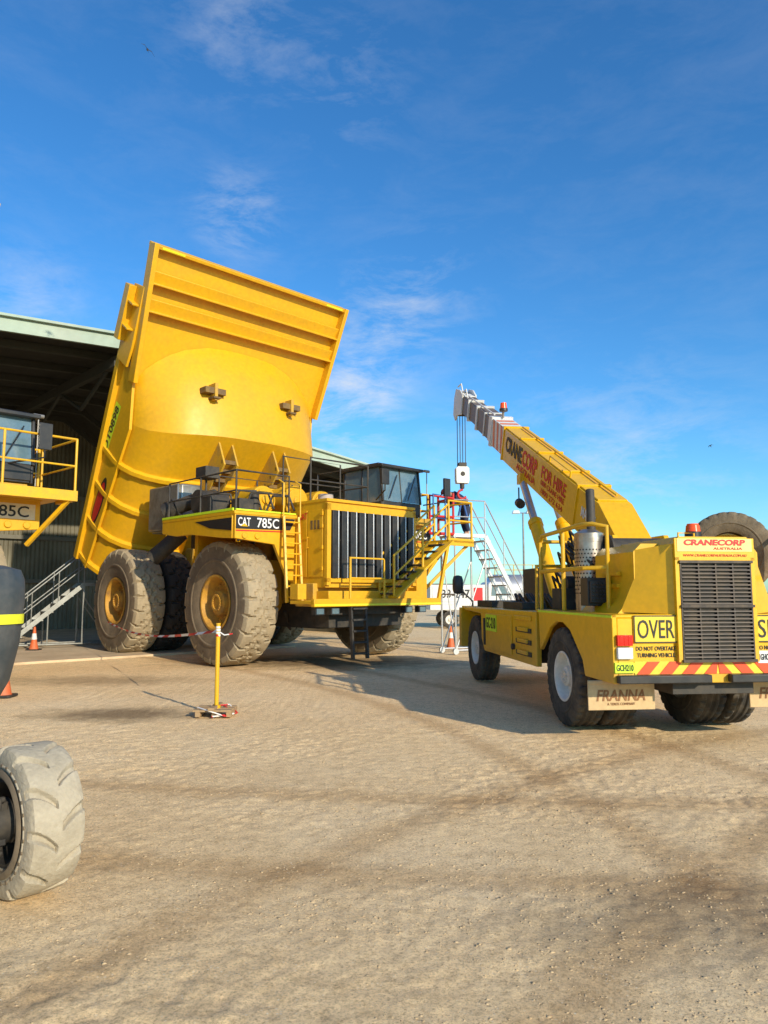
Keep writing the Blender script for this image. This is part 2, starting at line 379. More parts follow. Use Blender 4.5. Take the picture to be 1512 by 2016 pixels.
# cab
mb=MB()
for (a,b) in((.93,.98),(2.37,2.42)): 
    mb.prism([(.4,3.85),(1.98,3.85),(1.98,4.2),(.4,4.2)],a,b)
    for (x0,x1) in((.4,.48),(1.16,1.21)): mb.box2((x0,a,4.2),(x1,b,5.12))
mb.box2((.4,.98,3.85),(.45,2.37,5.12)); mb.box2((.45,.98,3.86),(1.96,2.37,3.95)); mb.box2((1.9,.98,3.9),(1.99,2.37,4.22))
mb.box2((.32,.86,5.12),(2.06,2.48,5.20)); mb.box2((.4,.92,5.20),(1.85,2.42,5.25))
for y in(.955,2.395): mb.beam((2.0,y,4.2),(1.90,y,5.14),.06,.06)
mb.beam((2.0,1.66,4.2),(1.90,1.66,5.14),.03,.03)
mb.make('cab',BLK,T,.02)
mb=MB()
mb.add([(1.995,.99,4.22),(1.995,2.36,4.22),(1.89,2.36,5.12),(1.89,.99,5.12)],[(0,1,2,3)]); mb.make('windscreen',GLASS,T)
for w_ in(0,1):
    mb=MB()
    if w_: mb.box2((.48,.945,4.2),(1.16,.953,5.12))
    else: mb.prism([(1.21,4.2),(1.96,4.2),(1.86,5.12),(1.21,5.12)],.945,.953)
    mb.make('cab_window',GLASS,T)
for k in(0,1):
    mb=MB(); mb.beam((2.05,1.15+.7*k,4.28),(1.98,1.5+.7*k,4.95),.02,.02); mb.make('windscreen_wiper',BLK,T)
mb=MB();mb.tube([(2.0,.7,4.2),(2.5,.55,4.4),(2.5,.55,4.9)],.02); mb.box2((2.46,.42,4.55),(2.53,.68,4.95));mb.make('mirror',BLK,T,.01)
mb=MB();mb.tube([(2.0,2.5,4.2),(2.5,2.95,4.3),(2.5,2.95,4.9)],.02); mb.box2((2.46,2.83,4.45),(2.53,3.07,4.95))
mb.make('mirror',BLK,T,.01)
for (x,y,z,r,l) in((.2,-1.9,4.1,.36,.9),(.2,-.9,4.15,.4,.9),(.3,.0,4.15,.36,.7)):
    mb=MB()
    mb.cyl((x-l/2,y,z),(x+l/2,y,z),r,24); mb.cyl((x+l/2,y,z),(x+l/2+.06,y,z),r*.8,24); mb.cyl((x+l/2+.06,y,z),(x+l/2+.1,y,z),r*.3,16); mb.box2((x-.2,y-.1,3.66),(x+.2,y+.1,z-r+.05))
    mb.make('air_cleaner',CY,T,.02)
mb=MB();mb.box2((-.9,-1.3,3.66),(-.2,-.5,4.5)); mb.box2((-.85,-1.25,4.5),(-.25,-.55,4.56)); mb.make('deck_cabinet',CY,T,.02)
mb=MB(); mb.cyl((1.2,-.35,3.98),(1.2,-.35,4.32),.2,18); mb.make('paint_drum',mat('drum_pink_grey',(.45,.38,.34),.6),T)
mb=MB()
for k in range(12):
    p=Vector((random.uniform(-.8,1.3),random.uniform(-3.0,.2),3.68)); q_=random.uniform(.3,.7); mb.tube([p,p+Vector((.1,.15,q_)),p+Vector((.3,.5,q_)),p+Vector((.4,.6,.1))],.03)
mb.box2((.9,-3.0,3.66),(1.25,-2.6,4.0)); mb.cyl((.9,-2.35,3.66),(.9,-2.35,4.2),.12,16); mb.box2((-.4,-3.1,3.66),(.1,-2.6,4.15))
mb.make('deck_piping',BLKM,T,.008)
mb=MB()
mb.tube([(-1.0,-2.3,4.3),(-1.6,-2.6,4.2),(-1.9,-2.9,4.05)],.2,18); mb.cyl((-1.9,-2.9,4.05),(-2.15,-3.1,3.9),.27,20)
mb.cyl((-.9,-2.1,4.1),(-.9,-2.9,4.1),.32,24); mb.make('exhaust_pipe',BLKM,T)
mb=MB(); mb.tube([(-2.4,-2.5,3.4),(-2.7,-2.8,3.0),(-2.95,-3.05,2.7)],.22,18)
mb.make('exhaust_pipe',BLKM,T)
mb=MB(); mb.box2((-3.9,-2.75,3.5),(-2.2,-2.65,4.75)); mb.box2((-3.9,-2.65,3.45),(-2.2,-2.0,3.55)); mb.box2((-2.3,-2.65,3.5),(-2.2,-2.0,4.75)); mb.box2((-3.9,-2.65,3.5),(-3.8,-2.0,4.75));mb.make('heat_shield',PLATE,T,.05)
mb=MB()
for k in range(30):
    p=Vector((random.uniform(-3.6,-1.0),random.uniform(-2.2,2.0),random.uniform(2.2,3.4)))
    mb.tube([p,p+Vector((.4,random.uniform(-.3,.3),.3)),p+Vector((.9,random.uniform(-.4,.4),.1))],.045)
for k in range(8):
    p=Vector((random.uniform(-3.4,-1.0),random.uniform(-1.9,1.6),random.uniform(2.3,3.2))); mb.box2(p,p+Vector((.5,.4,.4)))
mb.make('hydraulic_hoses',BLKM,T,.01)
mb=MB(); mb.box2((-1.0,-2.9,4.7),(-.5,-2.5,5.0)); mb.tube([(-.8,-2.7,3.66),(-.8,-2.7,4.8)],.03)
mb.make('work_light',BLKM,T,.01)
mb=MB(); mb.tube([(1.5,3.2,3.7),(1.5,3.2,5.3)],.015); mb.cyl((1.5,3.1,5.3),(1.5,3.3,5.3),.04,10); mb.tube([(.8,3.2,3.7),(.8,3.2,5.2)],.012); mb.tube([(.4,3.0,4.6),(.4,3.3,4.7),(.6,3.5,4.5)],.02); mb.make('antenna',STEEL,T)
def place_wheel(src,parent,loc,flip,spin=0):
    w=copy_thing(src); w.parent=parent; w.location=loc; w.rotation_euler=(0,spin,math.pi if flip else 0); return w
for mats_,poss in(([TREAD,SIDE],((0,2.42),(-5.2,2.65))),([BTREAD,BTREAD],((-5.2,1.62),))):
    t0=tyre_mesh(1.53,.95,.66,22,'rock',308,mats_); r0=rim_mb(.66,.475,.24,.30,18).make('wheel',RIMY); t0.parent=r0
    for (x,y) in poss:
        for sg in(-1,1): place_wheel(r0,T,(x,sg*y,1.53),sg>0,random.random()*3)
    bpy.data.objects.remove(t0); bpy.data.objects.remove(r0)
# dump body
def sect(s):
    rn=1.62+.183*s
    half=[(0,0),(.6,0),(1.2,0),(1.9,0.03),(2.35,.12),(2.7,.30),(2.98,.57),(3.15,.9),(3.22,1.3),(3.25,rn)]
    pts=[(-y,n) for y,n in half[::-1]]+half[1:]
    return pts
def shell_pt(s,y,n):
    t=max(0,(s-3.0)/1.9); q=min(1,abs(y)/3.25)
    return (s+.72*t*(1-q**3), n-.42*t**1.2*(1-q**2.2))
mb=MB()
rows=[]
for s in np.linspace(0,4.9,14):
    row=[]
    for y,n in sect(s):
        a,b=shell_pt(s,y,n); row.append(body_pt(a,b,y))
    rows.append(row)
mb.grid(rows)
def wt(y):
    t=abs(y)/3.25; s=7.5-1.4*t**2.9; return (s,1.79+.233*(s-6.12)-.02)
rows=[]
prof=sect(4.9)
for k in range(9):
    u=k/8; row=[]
    for y,n in prof:
        b=shell_pt(4.9,y,n);t=wt(y); q=1-(abs(y)/3.25)**3; bl=.20*math.sin(math.pi*u)*q
        if abs(y)>3.1: t=(6.12+(n-.9)*.2,1.79+(n-.9)*.6)
        row.append(body_pt(b[0]+(t[0]-b[0])*u+bl*.75,b[1]+(t[1]-b[1])*u-bl*.65,y))
    rows.append(row)
mb.grid(rows)
for sg in(-1,1):
    poly=[(0,1.0),(4.8,1.0),(6.15,1.8),(6.5,2.85),(0,1.62)]
    pts=[body_pt(s,n,sg*3.22) for s,n in poly]+[body_pt(s,n,sg*3.30) for s,n in poly]
    n=len(poly); mb.add(pts,[list(range(n)),list(range(n,2*n))[::-1]]+[(i,i+n,(i+1)%n+n,(i+1)%n) for i in range(n)])
mb.make('tray_shell',CY,T,sharp=20)
mb=MB()
def cn(s): return 1.79+.233*(s-6.12)
def cw(s): return 3.28+.19*(s-6.12)/3.78
P=[body_pt(s,cn(s)+d,y*cw(s)) for s in(6.0,9.78) for y in(-1,1) for d in(0,.08)]
mb.add(P,[(0,2,6,4),(1,5,7,3),(0,4,5,1),(2,3,7,6),(4,6,7,5),(0,1,3,2)])
def cbeam(sa,ya,sb,yb,w,h,off=0):
    a=Vector(body_pt(sa,cn(sa)+off,ya));b=Vector(body_pt(sb,cn(sb)+off,yb)); mb.beam(a,b,w,h,up=ND)
for sg in(-1,1):
    cbeam(6.0,sg*3.3,9.81,sg*3.48,.14,.40,-.08)
cbeam(9.76,-3.54,9.76,3.54,.10,.40,-.04)
cbeam(8.95,-3.4,8.95,3.4,.36,.12,-.10); cbeam(8.8,-3.4,8.8,3.4,.05,.28,-.14)
cbeam(8.2,-3.4,8.2,3.4,.36,.12,-.10); cbeam(8.05,-3.4,8.05,3.4,.05,.28,-.14)
mb.make('tray_canopy',CY,T,.012)
for sg in(-1,1):
    mb=MB()
    poly=[(6.3,2.0),(6.9,2.0),(8.6,2.35),(8.5,3.05),(6.9,2.9),(6.3,2.75)]
    pts=[body_pt(s,n,sg*3.42) for s,n in poly]+[body_pt(s,n,sg*3.50) for s,n in poly]
    n=len(poly); mb.add(pts,[list(range(n)),list(range(n,2*n))[::-1]]+[(i,i+n,(i+1)%n+n,(i+1)%n) for i in range(n)])
    a=Vector(body_pt(6.85,2.78,sg*3.58));b=Vector(body_pt(8.45,2.95,sg*3.62)); mb.beam(a,b,.22,.34,up=ND); 
    mb.beam(Vector(body_pt(7.3,2.5,sg*3.57)),Vector(body_pt(7.36,2.5,sg*3.57)),.22,.5,up=ND); mb.beam(Vector(body_pt(8.0,2.6,sg*3.57)),Vector(body_pt(8.06,2.6,sg*3.57)),.22,.5,up=ND)
    mb.beam(Vector(body_pt(-.05,1.66,sg*3.3)),Vector(body_pt(6.5,2.80,sg*3.34)),.24,.24,up=ND)
    mb.make('spill_guard',CY,T,.012)
for s in(.15,1.35,2.5,3.6):
    mb=MB()
    prof=[(y,n) for y,n in sect(s)]
    o=[];i_=[]
    for k,(y,n) in enumerate(prof):
        a=prof[max(0,k-1)];b=prof[min(len(prof)-1,k+1)]; d=Vector((b[0]-a[0],b[1]-a[1])).normalized(); nn=Vector((d.y,-d.x))
        o.append((y+nn.x*.12,n+nn.y*.12)); i_.append((y,n))
    rws=[]
    for q in range(len(prof)):
        w=.11; yy=i_[q][0]; ds=shell_pt(s,yy,0); dsx,dn=ds[0]-s,ds[1]
        rws.append([body_pt(s+dsx-w,i_[q][1]+dn,i_[q][0]),body_pt(s+dsx-w*.55,o[q][1]+dn,o[q][0]),body_pt(s+dsx+w*.55,o[q][1]+dn,o[q][0]),body_pt(s+dsx+w,i_[q][1]+dn,i_[q][0])])
    mb.grid(rws)
    mb.make('tray_rib',CY,T,sharp=50)
for sg in(-1,1):
    mb=MB(); mb.beam(body_pt(.1,-.14,sg*.9),body_pt(3.4,-.14,sg*.9),.28,.3,up=ND)
    mb.make('tray_beam',CY,T,.01)
for y in(-1.4,1.35):
    mb=MB(); c=Vector(body_pt(6.6,.5,y)); 
    mb.box2((c.x-.3,c.y-.05,c.z-.28),(c.x+.14,c.y+.05,c.z+.24)); mb.box2((c.x-.25,c.y-.34,c.z-.08),(c.x+.10,c.y+.34,c.z+.10),1); mb.box2((c.x-.2,c.y-.12,c.z-.24),(c.x+.20,c.y+.12,c.z-.18),1)
    mb.make('mounting_bracket',[CYD,RUST],T,.01)
for y in(-.95,.95):
    mb=MB()
    for sg in(-.22,.22):
        pts=[(5.4,-.3),(5.0,-1.0),(4.5,-.95),(4.35,-.75),(3.9,-.7),(3.7,-.5),(3.2,0)]
        P=[body_pt(s,n,y+sg-.03) for s,n in pts]+[body_pt(s,n,y+sg+.03) for s,n in pts]; n=len(pts)
        mb.add(P,[list(range(n)),list(range(n,2*n))[::-1]]+[(i,i+n,(i+1)%n+n,(i+1)%n) for i in range(n)])
    for k in range(4): mb.beam(body_pt(5.0-k*.35,-.85+.1*k,y-.25),body_pt(5.0-k*.35,-.85+.1*k,y+.25),.08,.12,1)
    mb.make('hoist_bracket',[CYD,RUST],T,.008)
mb=MB()
mb.add([body_pt(3.5,1.92,-3.305),body_pt(5.1,1.92,-3.305),body_pt(5.1,2.34,-3.305),body_pt(3.5,2.34,-3.305)],[(0,1,2,3)]); mb.make('number_sticker',HIVIS,T)
text('DT0898',T,body_pt(4.3,2.13,-3.31),SD,ND,1.4,.3,TXT,bold=.02)
mb=MB(); 
for rr,yy,mi in((1,-3.262,0),(.8,-3.27,1)):
    P=[body_pt(2.1+math.cos(a)*.85*rr,1.45+math.sin(a)*.26*rr,yy-.045) for a in np.linspace(0,2*math.pi,33)[:-1]]; mb.add(P,[list(range(32))],mi)
mb.make('emblem',[TXT,TXR],T)
for (y0) in(-3.3,2.6):
    mb=MB(); a=Vector(body_pt(9.77,cn(9.76)-.245,y0)); mb.beam(a,a+Y*.7,.06,.008,up=ND); mb.make('number_sticker',HIVY,T)
T2=copy_thing(T,None,('stairway','stair_handrail','model_stripe','model_lettering','maker_lettering','logo_triangle')); T2.location=(-10.2,13.15,0); T2.rotation_euler=(0,0,math.radians(-43))
T2['label']='second yellow haul truck with raised tray parked alongside the first'
for ch in T2.children:
    if ch.name.split('.')[0] in('cab','windscreen','cab_window','windscreen_wiper'): ch.location.y+=.55
mb=MB(); mb.box2((1.62,-.5,3.60),(2.4,3.6,3.70)); mb.box2((2.36,-.5,3.54),(2.44,3.64,3.74)); mb.box2((1.62,3.56,3.54),(2.4,3.64,3.74)); mb.beam((2.38,3.5,3.56),(1.6,3.05,2.7),.07,.07); mb.beam((2.38,.4,3.56),(1.6,.4,2.7),.07,.07); mb.box2((-1,3.33,3.60),(1.6,3.6,3.70)); mb.make('walkway',RAILY,T2)
railpart([(2.4,-.4,3.7),(2.4,3.6,3.7),(-.8,3.6,3.7)],RAILY,1.05,.024,'handrail',T2)
mb=MB(); mb.box2((1.562,1.7,3.2),(1.57,3.2,3.5)); mb.make('model_panel',mat('pale_cream_panel',(.72,.62,.42),.5),T2)
text('785C',T2,(1.575,2.72,3.35),Y,Z,.72,.22,TXT,'model_lettering')

# ================================================================ CRANE
C=root('mobile_crane','yellow articulated pick-and-carry crane with boom raised towards the haul truck','crane',(3.84,8.63,0),math.atan2(.993,-.115))
mb=MB()
arch=lambda cx,r,z0,n=10:[(cx+r*math.cos(a),z0+r*math.sin(a)) for a in np.linspace(math.pi,0,n)]
for sg in(-1,1):
    poly=[(0,.76),(.85,.76),(.92,.95)]+[p for p in arch(1.72,.78,.62)if p[1]>.97]+[(2.55,.95),(2.6,1.54),(0,1.54)]
    mb.prism(poly,sg*1.19,sg*1.25)
mb.box2((0,-1.25,1.50),(2.7,1.25,1.54)); mb.box2((0.0,-1.19,.92),(.06,1.19,1.5)); mb.box2((.4,-.55,.85),(2.8,.55,1.48))
mb.box2((0.0,-1.19,.76),(.05,1.19,.92)); mb.box2((.8,-1.2,.8),(.85,1.2,1.5))
mb.make('rear_chassis',KY,C,.01)
mb=MB()
for sg in(-1,1):
    poly=[(2.75,.68),(5.9,.68),(6.1,.9),(6.15,1.38),(7.6,1.42),(7.6,1.47),(2.75,1.50)]
    mb.prism(poly,sg*1.16,sg*1.24)
    mb.box2((4.0,sg*1.24,.75),(5.7,sg*1.265,1.4)); mb.box2((2.95,sg*1.24,1.35),(3.8,sg*1.27,1.42))
mb.box2((3.0,-1.16,1.44),(8.2,1.16,1.49)); mb.box2((3.2,-.5,.6),(8.2,.5,1.4)); mb.box2((8.1,-1.2,.6),(8.3,1.2,1.45)); mb.box2((5.8,-1.1,.9),(6.0,1.1,1.4))
for z in(.82,1.0,1.18): mb.box2((3.1,1.24,z),(3.6,1.29,z+.06))
mb.make('front_chassis',KY,C,.01)
mb=MB()
for z in(.80,.98,1.16): mb.box2((2.98,1.241,z),(3.75,1.26,z+.07))
mb.cyl((3.9,1.2,.9),(3.9,1.29,.9),.05,12); mb.box2((5.75,1.24,.8),(5.82,1.28,1.3)); mb.make('side_step',BLKM,C)
mb=MB(); mb.box2((.1,-.5,.62),(3.3,.5,.86)); mb.cyl((2.95,0,.5),(2.95,0,1.6),.3,20); mb.box2((3.1,.9,.7),(3.7,1.15,1.3))
mb.cyl((1.72,-1,.65),(1.72,1,.65),.16); mb.cyl((6.9,-1,.65),(6.9,1,.65),.16); mb.box2((5.9,-1.15,1.49),(8.0,-.2,2.3)); mb.box2((6.2,.2,1.49),(7.4,1.0,1.62)); mb.box2((4.2,.45,1.49),(5.4,1.0,1.62))
mb.box2((1.55,-.8,1.54),(2.6,.4,2.3)); mb.cyl((1.75,-.3,2.35),(1.75,.5,2.35),.2,20); mb.cyl((1.75,.5,2.35),(1.75,.53,2.35),.25,24); mb.cyl((1.75,.53,2.35),(1.75,.56,2.35),.1,16)
mb.box2((1.55,.45,1.54),(2.2,.62,2.1)); mb.box2((2.2,.5,1.54),(2.55,1.05,1.85)); mb.cyl((2.4,.2,1.9),(2.4,.9,1.9),.13,16)
for k in range(50):
    p=Vector((random.uniform(1.55,2.9),random.uniform(-.3,.85),random.uniform(1.6,2.5))); mb.tube([p,p+Vector((.25,.1,.2)),p+Vector((.6,-.1,-.05))],.02)
for k in range(20):
    p=Vector((random.uniform(3.2,5.6),random.uniform(-.4,.9),1.5)); mb.tube([p,p+Vector((.2,.1,.25)),p+Vector((.6,-.1,.02))],.03)
mb.make('machinery',BLKM,C,.01)
ct=tyre_mesh(.66,.40,.32,30,'road',240,[CTREAD,CTREAD]); cr=rim_mb(.32,.2,.12,.13,10).make('wheel',RIMW); ct.parent=cr
for (x,y) in((1.72,1.04),(1.72,.6),(6.9,1.0)):
    for sg in(-1,1): place_wheel(cr,C,(x,sg*y,.66),sg>0,random.random())
bpy.data.objects.remove(ct); bpy.data.objects.remove(cr)
mb=MB()
mb.prism([(-.48,1.5),(.48,1.5),(.48,2.36),(.42,2.44),(-.42,2.44),(-.48,2.36)],-.03,1.5,'yz')
mb.box2((-.06,.44,1.0),(0.0,.49,2.2)); mb.box2((-.06,-.49,1.0),(0.0,-.44,2.2)); mb.box2((-.06,-.49,2.16),(-.03,.49,2.42))
for sg in(-1,1):
    mb.prism([(sg*.48,1.54),(sg*1.02,1.54),(sg*.98,1.58),(sg*.86,1.72),(sg*.80,1.95),(sg*.80,2.28),(sg*.70,2.38),(sg*.48,2.38)],.35,1.5,'yz')
    mb.add([(.0,sg*.485,1.54),(.36,sg*.98,1.56),(.36,sg*.80,1.95),(.36,sg*.79,2.3),(.0,sg*.485,2.36)],[(0,1,2,3,4)])
    for z in(1.7,1.85,2.0): mb.box2((.7,sg*.805,z),(1.2,sg*.86,z+.05))
mb.tube([(.2,.3,2.44),(.2,.3,2.5),(.2,.1,2.5),(.2,.1,2.44)],.012)
mb.make('engine_hood',KY,C,.02)
mb=MB(); mb.box2((-.035,-.44,1.02),(-.01,.44,2.16))
for i in range(26):
    z=1.05+i*1.08/25; mb.prism([(-.075,z),(-.04,z),(-.035,z+.02),(-.07,z+.015)],-.42,.42)
for y in(-.43,-.21,0,.21,.43): mb.box2((-.068,y-.008,1.02),(-.04,y+.008,2.16))
mb.box2((-.09,-.45,1.0),(-.04,.45,1.03)); mb.box2((-.09,-.45,1.62),(-.07,.45,1.65)); mb.box2((-.09,-.45,2.13),(-.04,.45,2.16))
mb.make('radiator_grille',mat('grille_dark_brown',(.04,.032,.028),.5,.3,dirt=(.16,.12,.08),amt=.8,scale=8),C)
mb=MB(); mb.box2((-.066,-.46,2.265),(-.061,.46,2.415)); mb.make('name_strip',mat('pale_yellow_strip',(.85,.66,.22),.4,amt=.2),C)
text('CRANECORP',C,(-.069,0,2.37),-Y,Z,.76,.07,TXR,shear=.1,bold=.04)
text('AUSTRALIA',C,(-.069,-.16,2.30),-Y,Z,.36,.028,TXR)
text('WWW.CRANECORPAUSTRALIA.COM.AU',C,(-.064,0,2.22),-Y,Z,.78,.028,TXR,bold=0)
text("MACE'S",C,(.33,.62,2.27),-Y,Z,.22,.07,TXB); text("SL",C,(.33,.60,2.16),-Y,Z,.12,.07,TXB)
SY=mat('sign_yellow',(.84,.60,.04),.4)
for sg,tx in((1,'OVER'),(-1,'SIZE')):
    mb=MB(); mb.box2((-.02,sg*.47,1.22),(-.001,sg*1.0,1.53)); mb.make('sign_plate',SY,C)
    mb=MB()
    for (a,b,c,d) in((.47,1.0,1.22,1.232),(.47,1.0,1.518,1.53),(.47,.482,1.22,1.53),(.988,1.0,1.22,1.53)): mb.box2((-.026,sg*a,c),(-.021,sg*b,d))
    mb.make('sign_border',TXT,C)
    text(tx,C,(-.026,sg*.735,1.375),-Y,Z,.44,.21,TXT,bold=.0)
    text('DO NOT OVERTAKE',C,(-.006,sg*.735,1.155),-Y,Z,.48,.048,TXT,bold=.01); text('TURNING VEHICLE',C,(-.006,sg*.735,1.08),-Y,Z,.46,.048,TXT,bold=.01)
    mb=MB(); mb.box2((-.05,sg*1.03,1.19),(0,sg*1.21,1.31))
    for q in range(3): mb.box2((-.055,sg*(1.05+q*.05),1.2),(-.05,sg*(1.085+q*.05),1.3))
    mb.make('tail_light',REDL,C,.006)
    mb=MB(); mb.box2((-.05,sg*1.03,1.04),(0,sg*1.21,1.17)); mb.make('tail_light',WHITE,C,.008)
    mb=MB(); mb.box2((-.03,sg*1.01,.885),(0,sg*1.24,1.0)); mb.make('fleet_number_sticker',HIVIS,C)
    text('GCH210',C,(-.034,sg*1.125,.943),-Y,Z,.2,.07,TXT)
    mb=MB(); mb.box2((-.012,sg*.0,.865),(-.002,sg*1.0,1.01)); 
    for k in range(4):
        y=.02+k*.27; y2=min(y+.15,.99)
        mb.prism([(sg*y,.867),(sg*y2,.867),(sg*max(y2-.13,0),1.008),(sg*max(y-.13,0),1.008)],-.02,-.013,'yz',1)
    mb.make('chevron_board',[SY,CHR],C)
    mb=MB(); mb.box2((-.10,sg*.12,.77),(-.005,sg*1.22,.86)); mb.make('bumper',BLK,C,.01)
    mb=MB(); mb.box2((.34,sg*.60,.42),(.36,sg*1.42,.765)); mb.box2((.33,sg*.60,.72),(.34,sg*1.42,.76)); mb.make('mudflap',CREAM,C,.005)
    text('FRANNA',C,(.335,sg*1.02,.59),-Y,Z,.60,.13,TXB,shear=.2,bold=.02); text('A TEREX COMPANY',C,(.335,sg*1.02,.49),-Y,Z,.34,.03,TXB,bold=0)
mb=MB(); mb.box2((-.03,-.72,.98),(-.003,-.49,1.12)); mb.make('number_plate',WHITE,C); text('1GHC 210',C,(-.034,-.605,1.05),-Y,Z,.2,.07,TXT)
mb=MB(); mb.box2((4.9,1.267,1.08),(5.65,1.275,1.38)); mb.make('fleet_number_sticker',HIVIS,C)
text('GC-210',C,(5.27,1.279,1.23),-X,Z,.65,.2,TXT)
mb=MB(); mb.box2((.0,1.251,1.50),(2.6,1.256,1.53)); mb.make('reflective_strip',HIVIS,C)
mb=MB(); mb.cyl((1.9,.72,1.54),(1.9,.72,2.62),.205,28); mb.cyl((1.9,.72,2.62),(1.9,.72,2.68),.205,28,r2=.09)
for z in(1.65,2.5): mb.cyl((1.9,.72,z),(1.9,.72,z+.05),.212,28)
for k in range(12):
    for j in range(28):
        a=2*math.pi*(j+(k%2)*.5)/28; e=Vector((math.cos(a),math.sin(a),0)); c=Vector((1.9,.72,1.78+k*.055)); mb.cyl(c+e*.202,c+e*.2065,.014,5,1)
mb.make('exhaust_muffler',[CHROME,BLK],C)
mb=MB(); mb.tube([(1.9,.68,2.66),(1.9,.68,3.05),(1.96,.66,3.25)],.062,14); mb.make('exhaust_stack',BLKM,C)
mb=MB(); mb.box2((1.0,.82,1.62),(1.25,1.12,1.98)); mb.box2((.95,.84,1.66),(1.0,1.10,1.94)); 
for k in range(5):
    for j in range(5): mb.cyl((.955,.87+j*.05,1.71+k*.047),(.93,.87+j*.05,1.71+k*.047),.018,8)
mb.make('work_light',BLK,C,.015)
def rr(pts,r=.03): mb.tube(pts,r,10)
mb=MB()
rr([(2.65,1.18,1.54),(2.65,1.18,2.55),(2.55,1.18,2.63),(1.0,1.18,2.66),(.85,1.1,2.66),(.75,.95,2.62),(.75,.95,1.54)])
rr([(2.65,1.18,2.1),(.95,1.18,2.1),(.76,.95,2.1)]); rr([(1.7,1.18,1.54),(1.7,1.18,2.64)])
rr([(2.65,.5,1.54),(2.65,.5,2.55),(2.65,1.18,2.55)])
mb.make('handrail',RAILY,C); mb=MB()
rr([(.3,-1.2,1.54),(.3,-1.2,2.5),(1.8,-1.2,2.6),(2.6,-1.2,2.6),(2.6,-1.2,1.54)]); rr([(.3,-1.2,2.0),(2.6,-1.2,2.05)])
mb.make('handrail',RAILY,C); mb=MB()
rr([(3.1,1.1,1.5),(3.1,1.1,2.2),(3.1,.5,2.2)])
mb.make('handrail',RAILY,C)
mb=MB()
for sg in(-1,1): mb.prism([(1.6,1.54),(3.0,1.54),(2.7,2.2),(2.3,2.6),(1.8,2.6),(1.6,2.3)],sg*.34,sg*.42)
mb.make('boom_pedestal',KY,C,.01)
BA=math.radians(24.4); BD=Vector((math.cos(BA),0,math.sin(BA))); BU=Vector((-math.sin(BA),0,math.cos(BA))); BO=Vector((1.9,0,2.48))
def bp(t,u,y=0): return BO+BD*t+BU*u+Y*y
def bbox(mb,t0,t1,u0,u1,w,mi=0):
    vs=[bp(t,u,y) for t in(t0,t1) for u,y in((u0,-w/2),(u0,w/2),(u1,w/2),(u1,-w/2))]
    mb.add(vs,[(0,1,2,3),(4,7,6,5),(0,4,5,1),(1,5,6,2),(2,6,7,3),(3,7,4,0)],mi)
mb=MB(); 
vs=[bp(t,u,y) for t,a,b in((-.05,-.25,-.02),(.9,-.38,.32),(6.5,-.38,.32)) for u,y in((a,-.27),(a,.27),(b,.27),(b,-.27))]
mb.add(vs,[(0,1,2,3),(8,11,10,9)]+[(k*4+i,k*4+4+i,k*4+4+(i+1)%4,k*4+(i+1)%4) for k in(0,1) for i in range(4)])
bbox(mb,1.0,6.5,.32,.35,.48)
for t in(1.75,6.4): bbox(mb,t,t+.08,-.40,.37,.58)
for t in(2.6,4.0,5.2): bbox(mb,t,t+.07,.35,.38,.5)
mb.tube([bp(1.1,.39,-.1),bp(6.3,.39,-.1)],.018)
mb.tube([bp(2.3,.34,.22),bp(2.3,.44,.22),bp(3.4,.44,.22),bp(3.4,.34,.22)],.018)
mb.make('boom_base_section',KY,C,.012)
mb=MB(); bbox(mb,6.5,7.7,-.33,.31,.46); bbox(mb,7.62,7.75,-.37,.35,.52)
for k in range(3):
    for sg in(-1,1):
        t=6.6+k*.34; P=[bp(t,-.32,sg*.2335),bp(t+.15,-.32,sg*.2335),bp(t+.3,.30,sg*.2335),bp(t+.15,.30,sg*.2335)]; mb.add(P,[(0,1,2,3)],1)
    t=6.6+k*.34; mb.add([bp(t,.313,-.21),bp(t+.15,.313,-.21),bp(t+.15,.313,.21),bp(t,.313,.21)],[(0,1,2,3)],1)
mb.make('boom_middle_section',[WHITE,ORS],C)
mb=MB(); bbox(mb,7.75,9.4,-.29,.27,.40,1); bbox(mb,9.3,9.42,-.33,.31,.46,0); bbox(mb,9.4,11.6,-.25,.23,.34,1); bbox(mb,7.75,8.1,-.31,.29,.42,0)
for t in(8.5,10.4): bbox(mb,t,t+.06,-.31,.29,.44,0)
mb.tube([bp(8,.34,.1),bp(11.5,.3,.1)],.018)
mb.make('boom_inner_section',[WHITE,BROWN],C)
mb=MB()
for sg in(-1,1):
    P=[(11.3,-.3),(11.3,.28),(11.7,.36),(12.25,.3),(12.4,.0),(12.35,-.5),(12.05,-.62),(11.8,-.4)]
    V=[bp(t,u,sg*.17) for t,u in P]+[bp(t,u,sg*.21) for t,u in P]; n=len(P)
    mb.add(V,[list(range(n)),list(range(n,2*n))[::-1]]+[(i,i+n,(i+1)%n+n,(i+1)%n) for i in range(n)])
bbox(mb,11.3,11.75,-.25,.25,.34)
for y in(-.1,-.03,.04,.11): mb.cyl(bp(12.15,.0,y-.02),bp(12.15,.0,y+.02),.25,24,1)
mb.cyl(bp(12.15,-.4,-.17),bp(12.15,-.4,.17),.1,16,1)
mb.tube([bp(11.2,.3,.2),bp(11.6,.55,.2),bp(12.0,.4,.2)],.02); mb.tube([bp(10.6,.3,.2),bp(10.9,.5,.2),bp(11.3,.35,.2)],.02)
mb.make('boom_head',[WHITE,BLKM],C,.006)
text('CRANE',C,bp(5.55,.05,.277),-BD,BU,1.25,.34,TXT,bold=.03); text('CORP',C,bp(4.4,.05,.277),-BD,BU,.98,.34,TXR,bold=.03); text('AUSTRALIA',C,bp(4.6,-.22,.277),-BD,BU,1.3,.13,TXR)
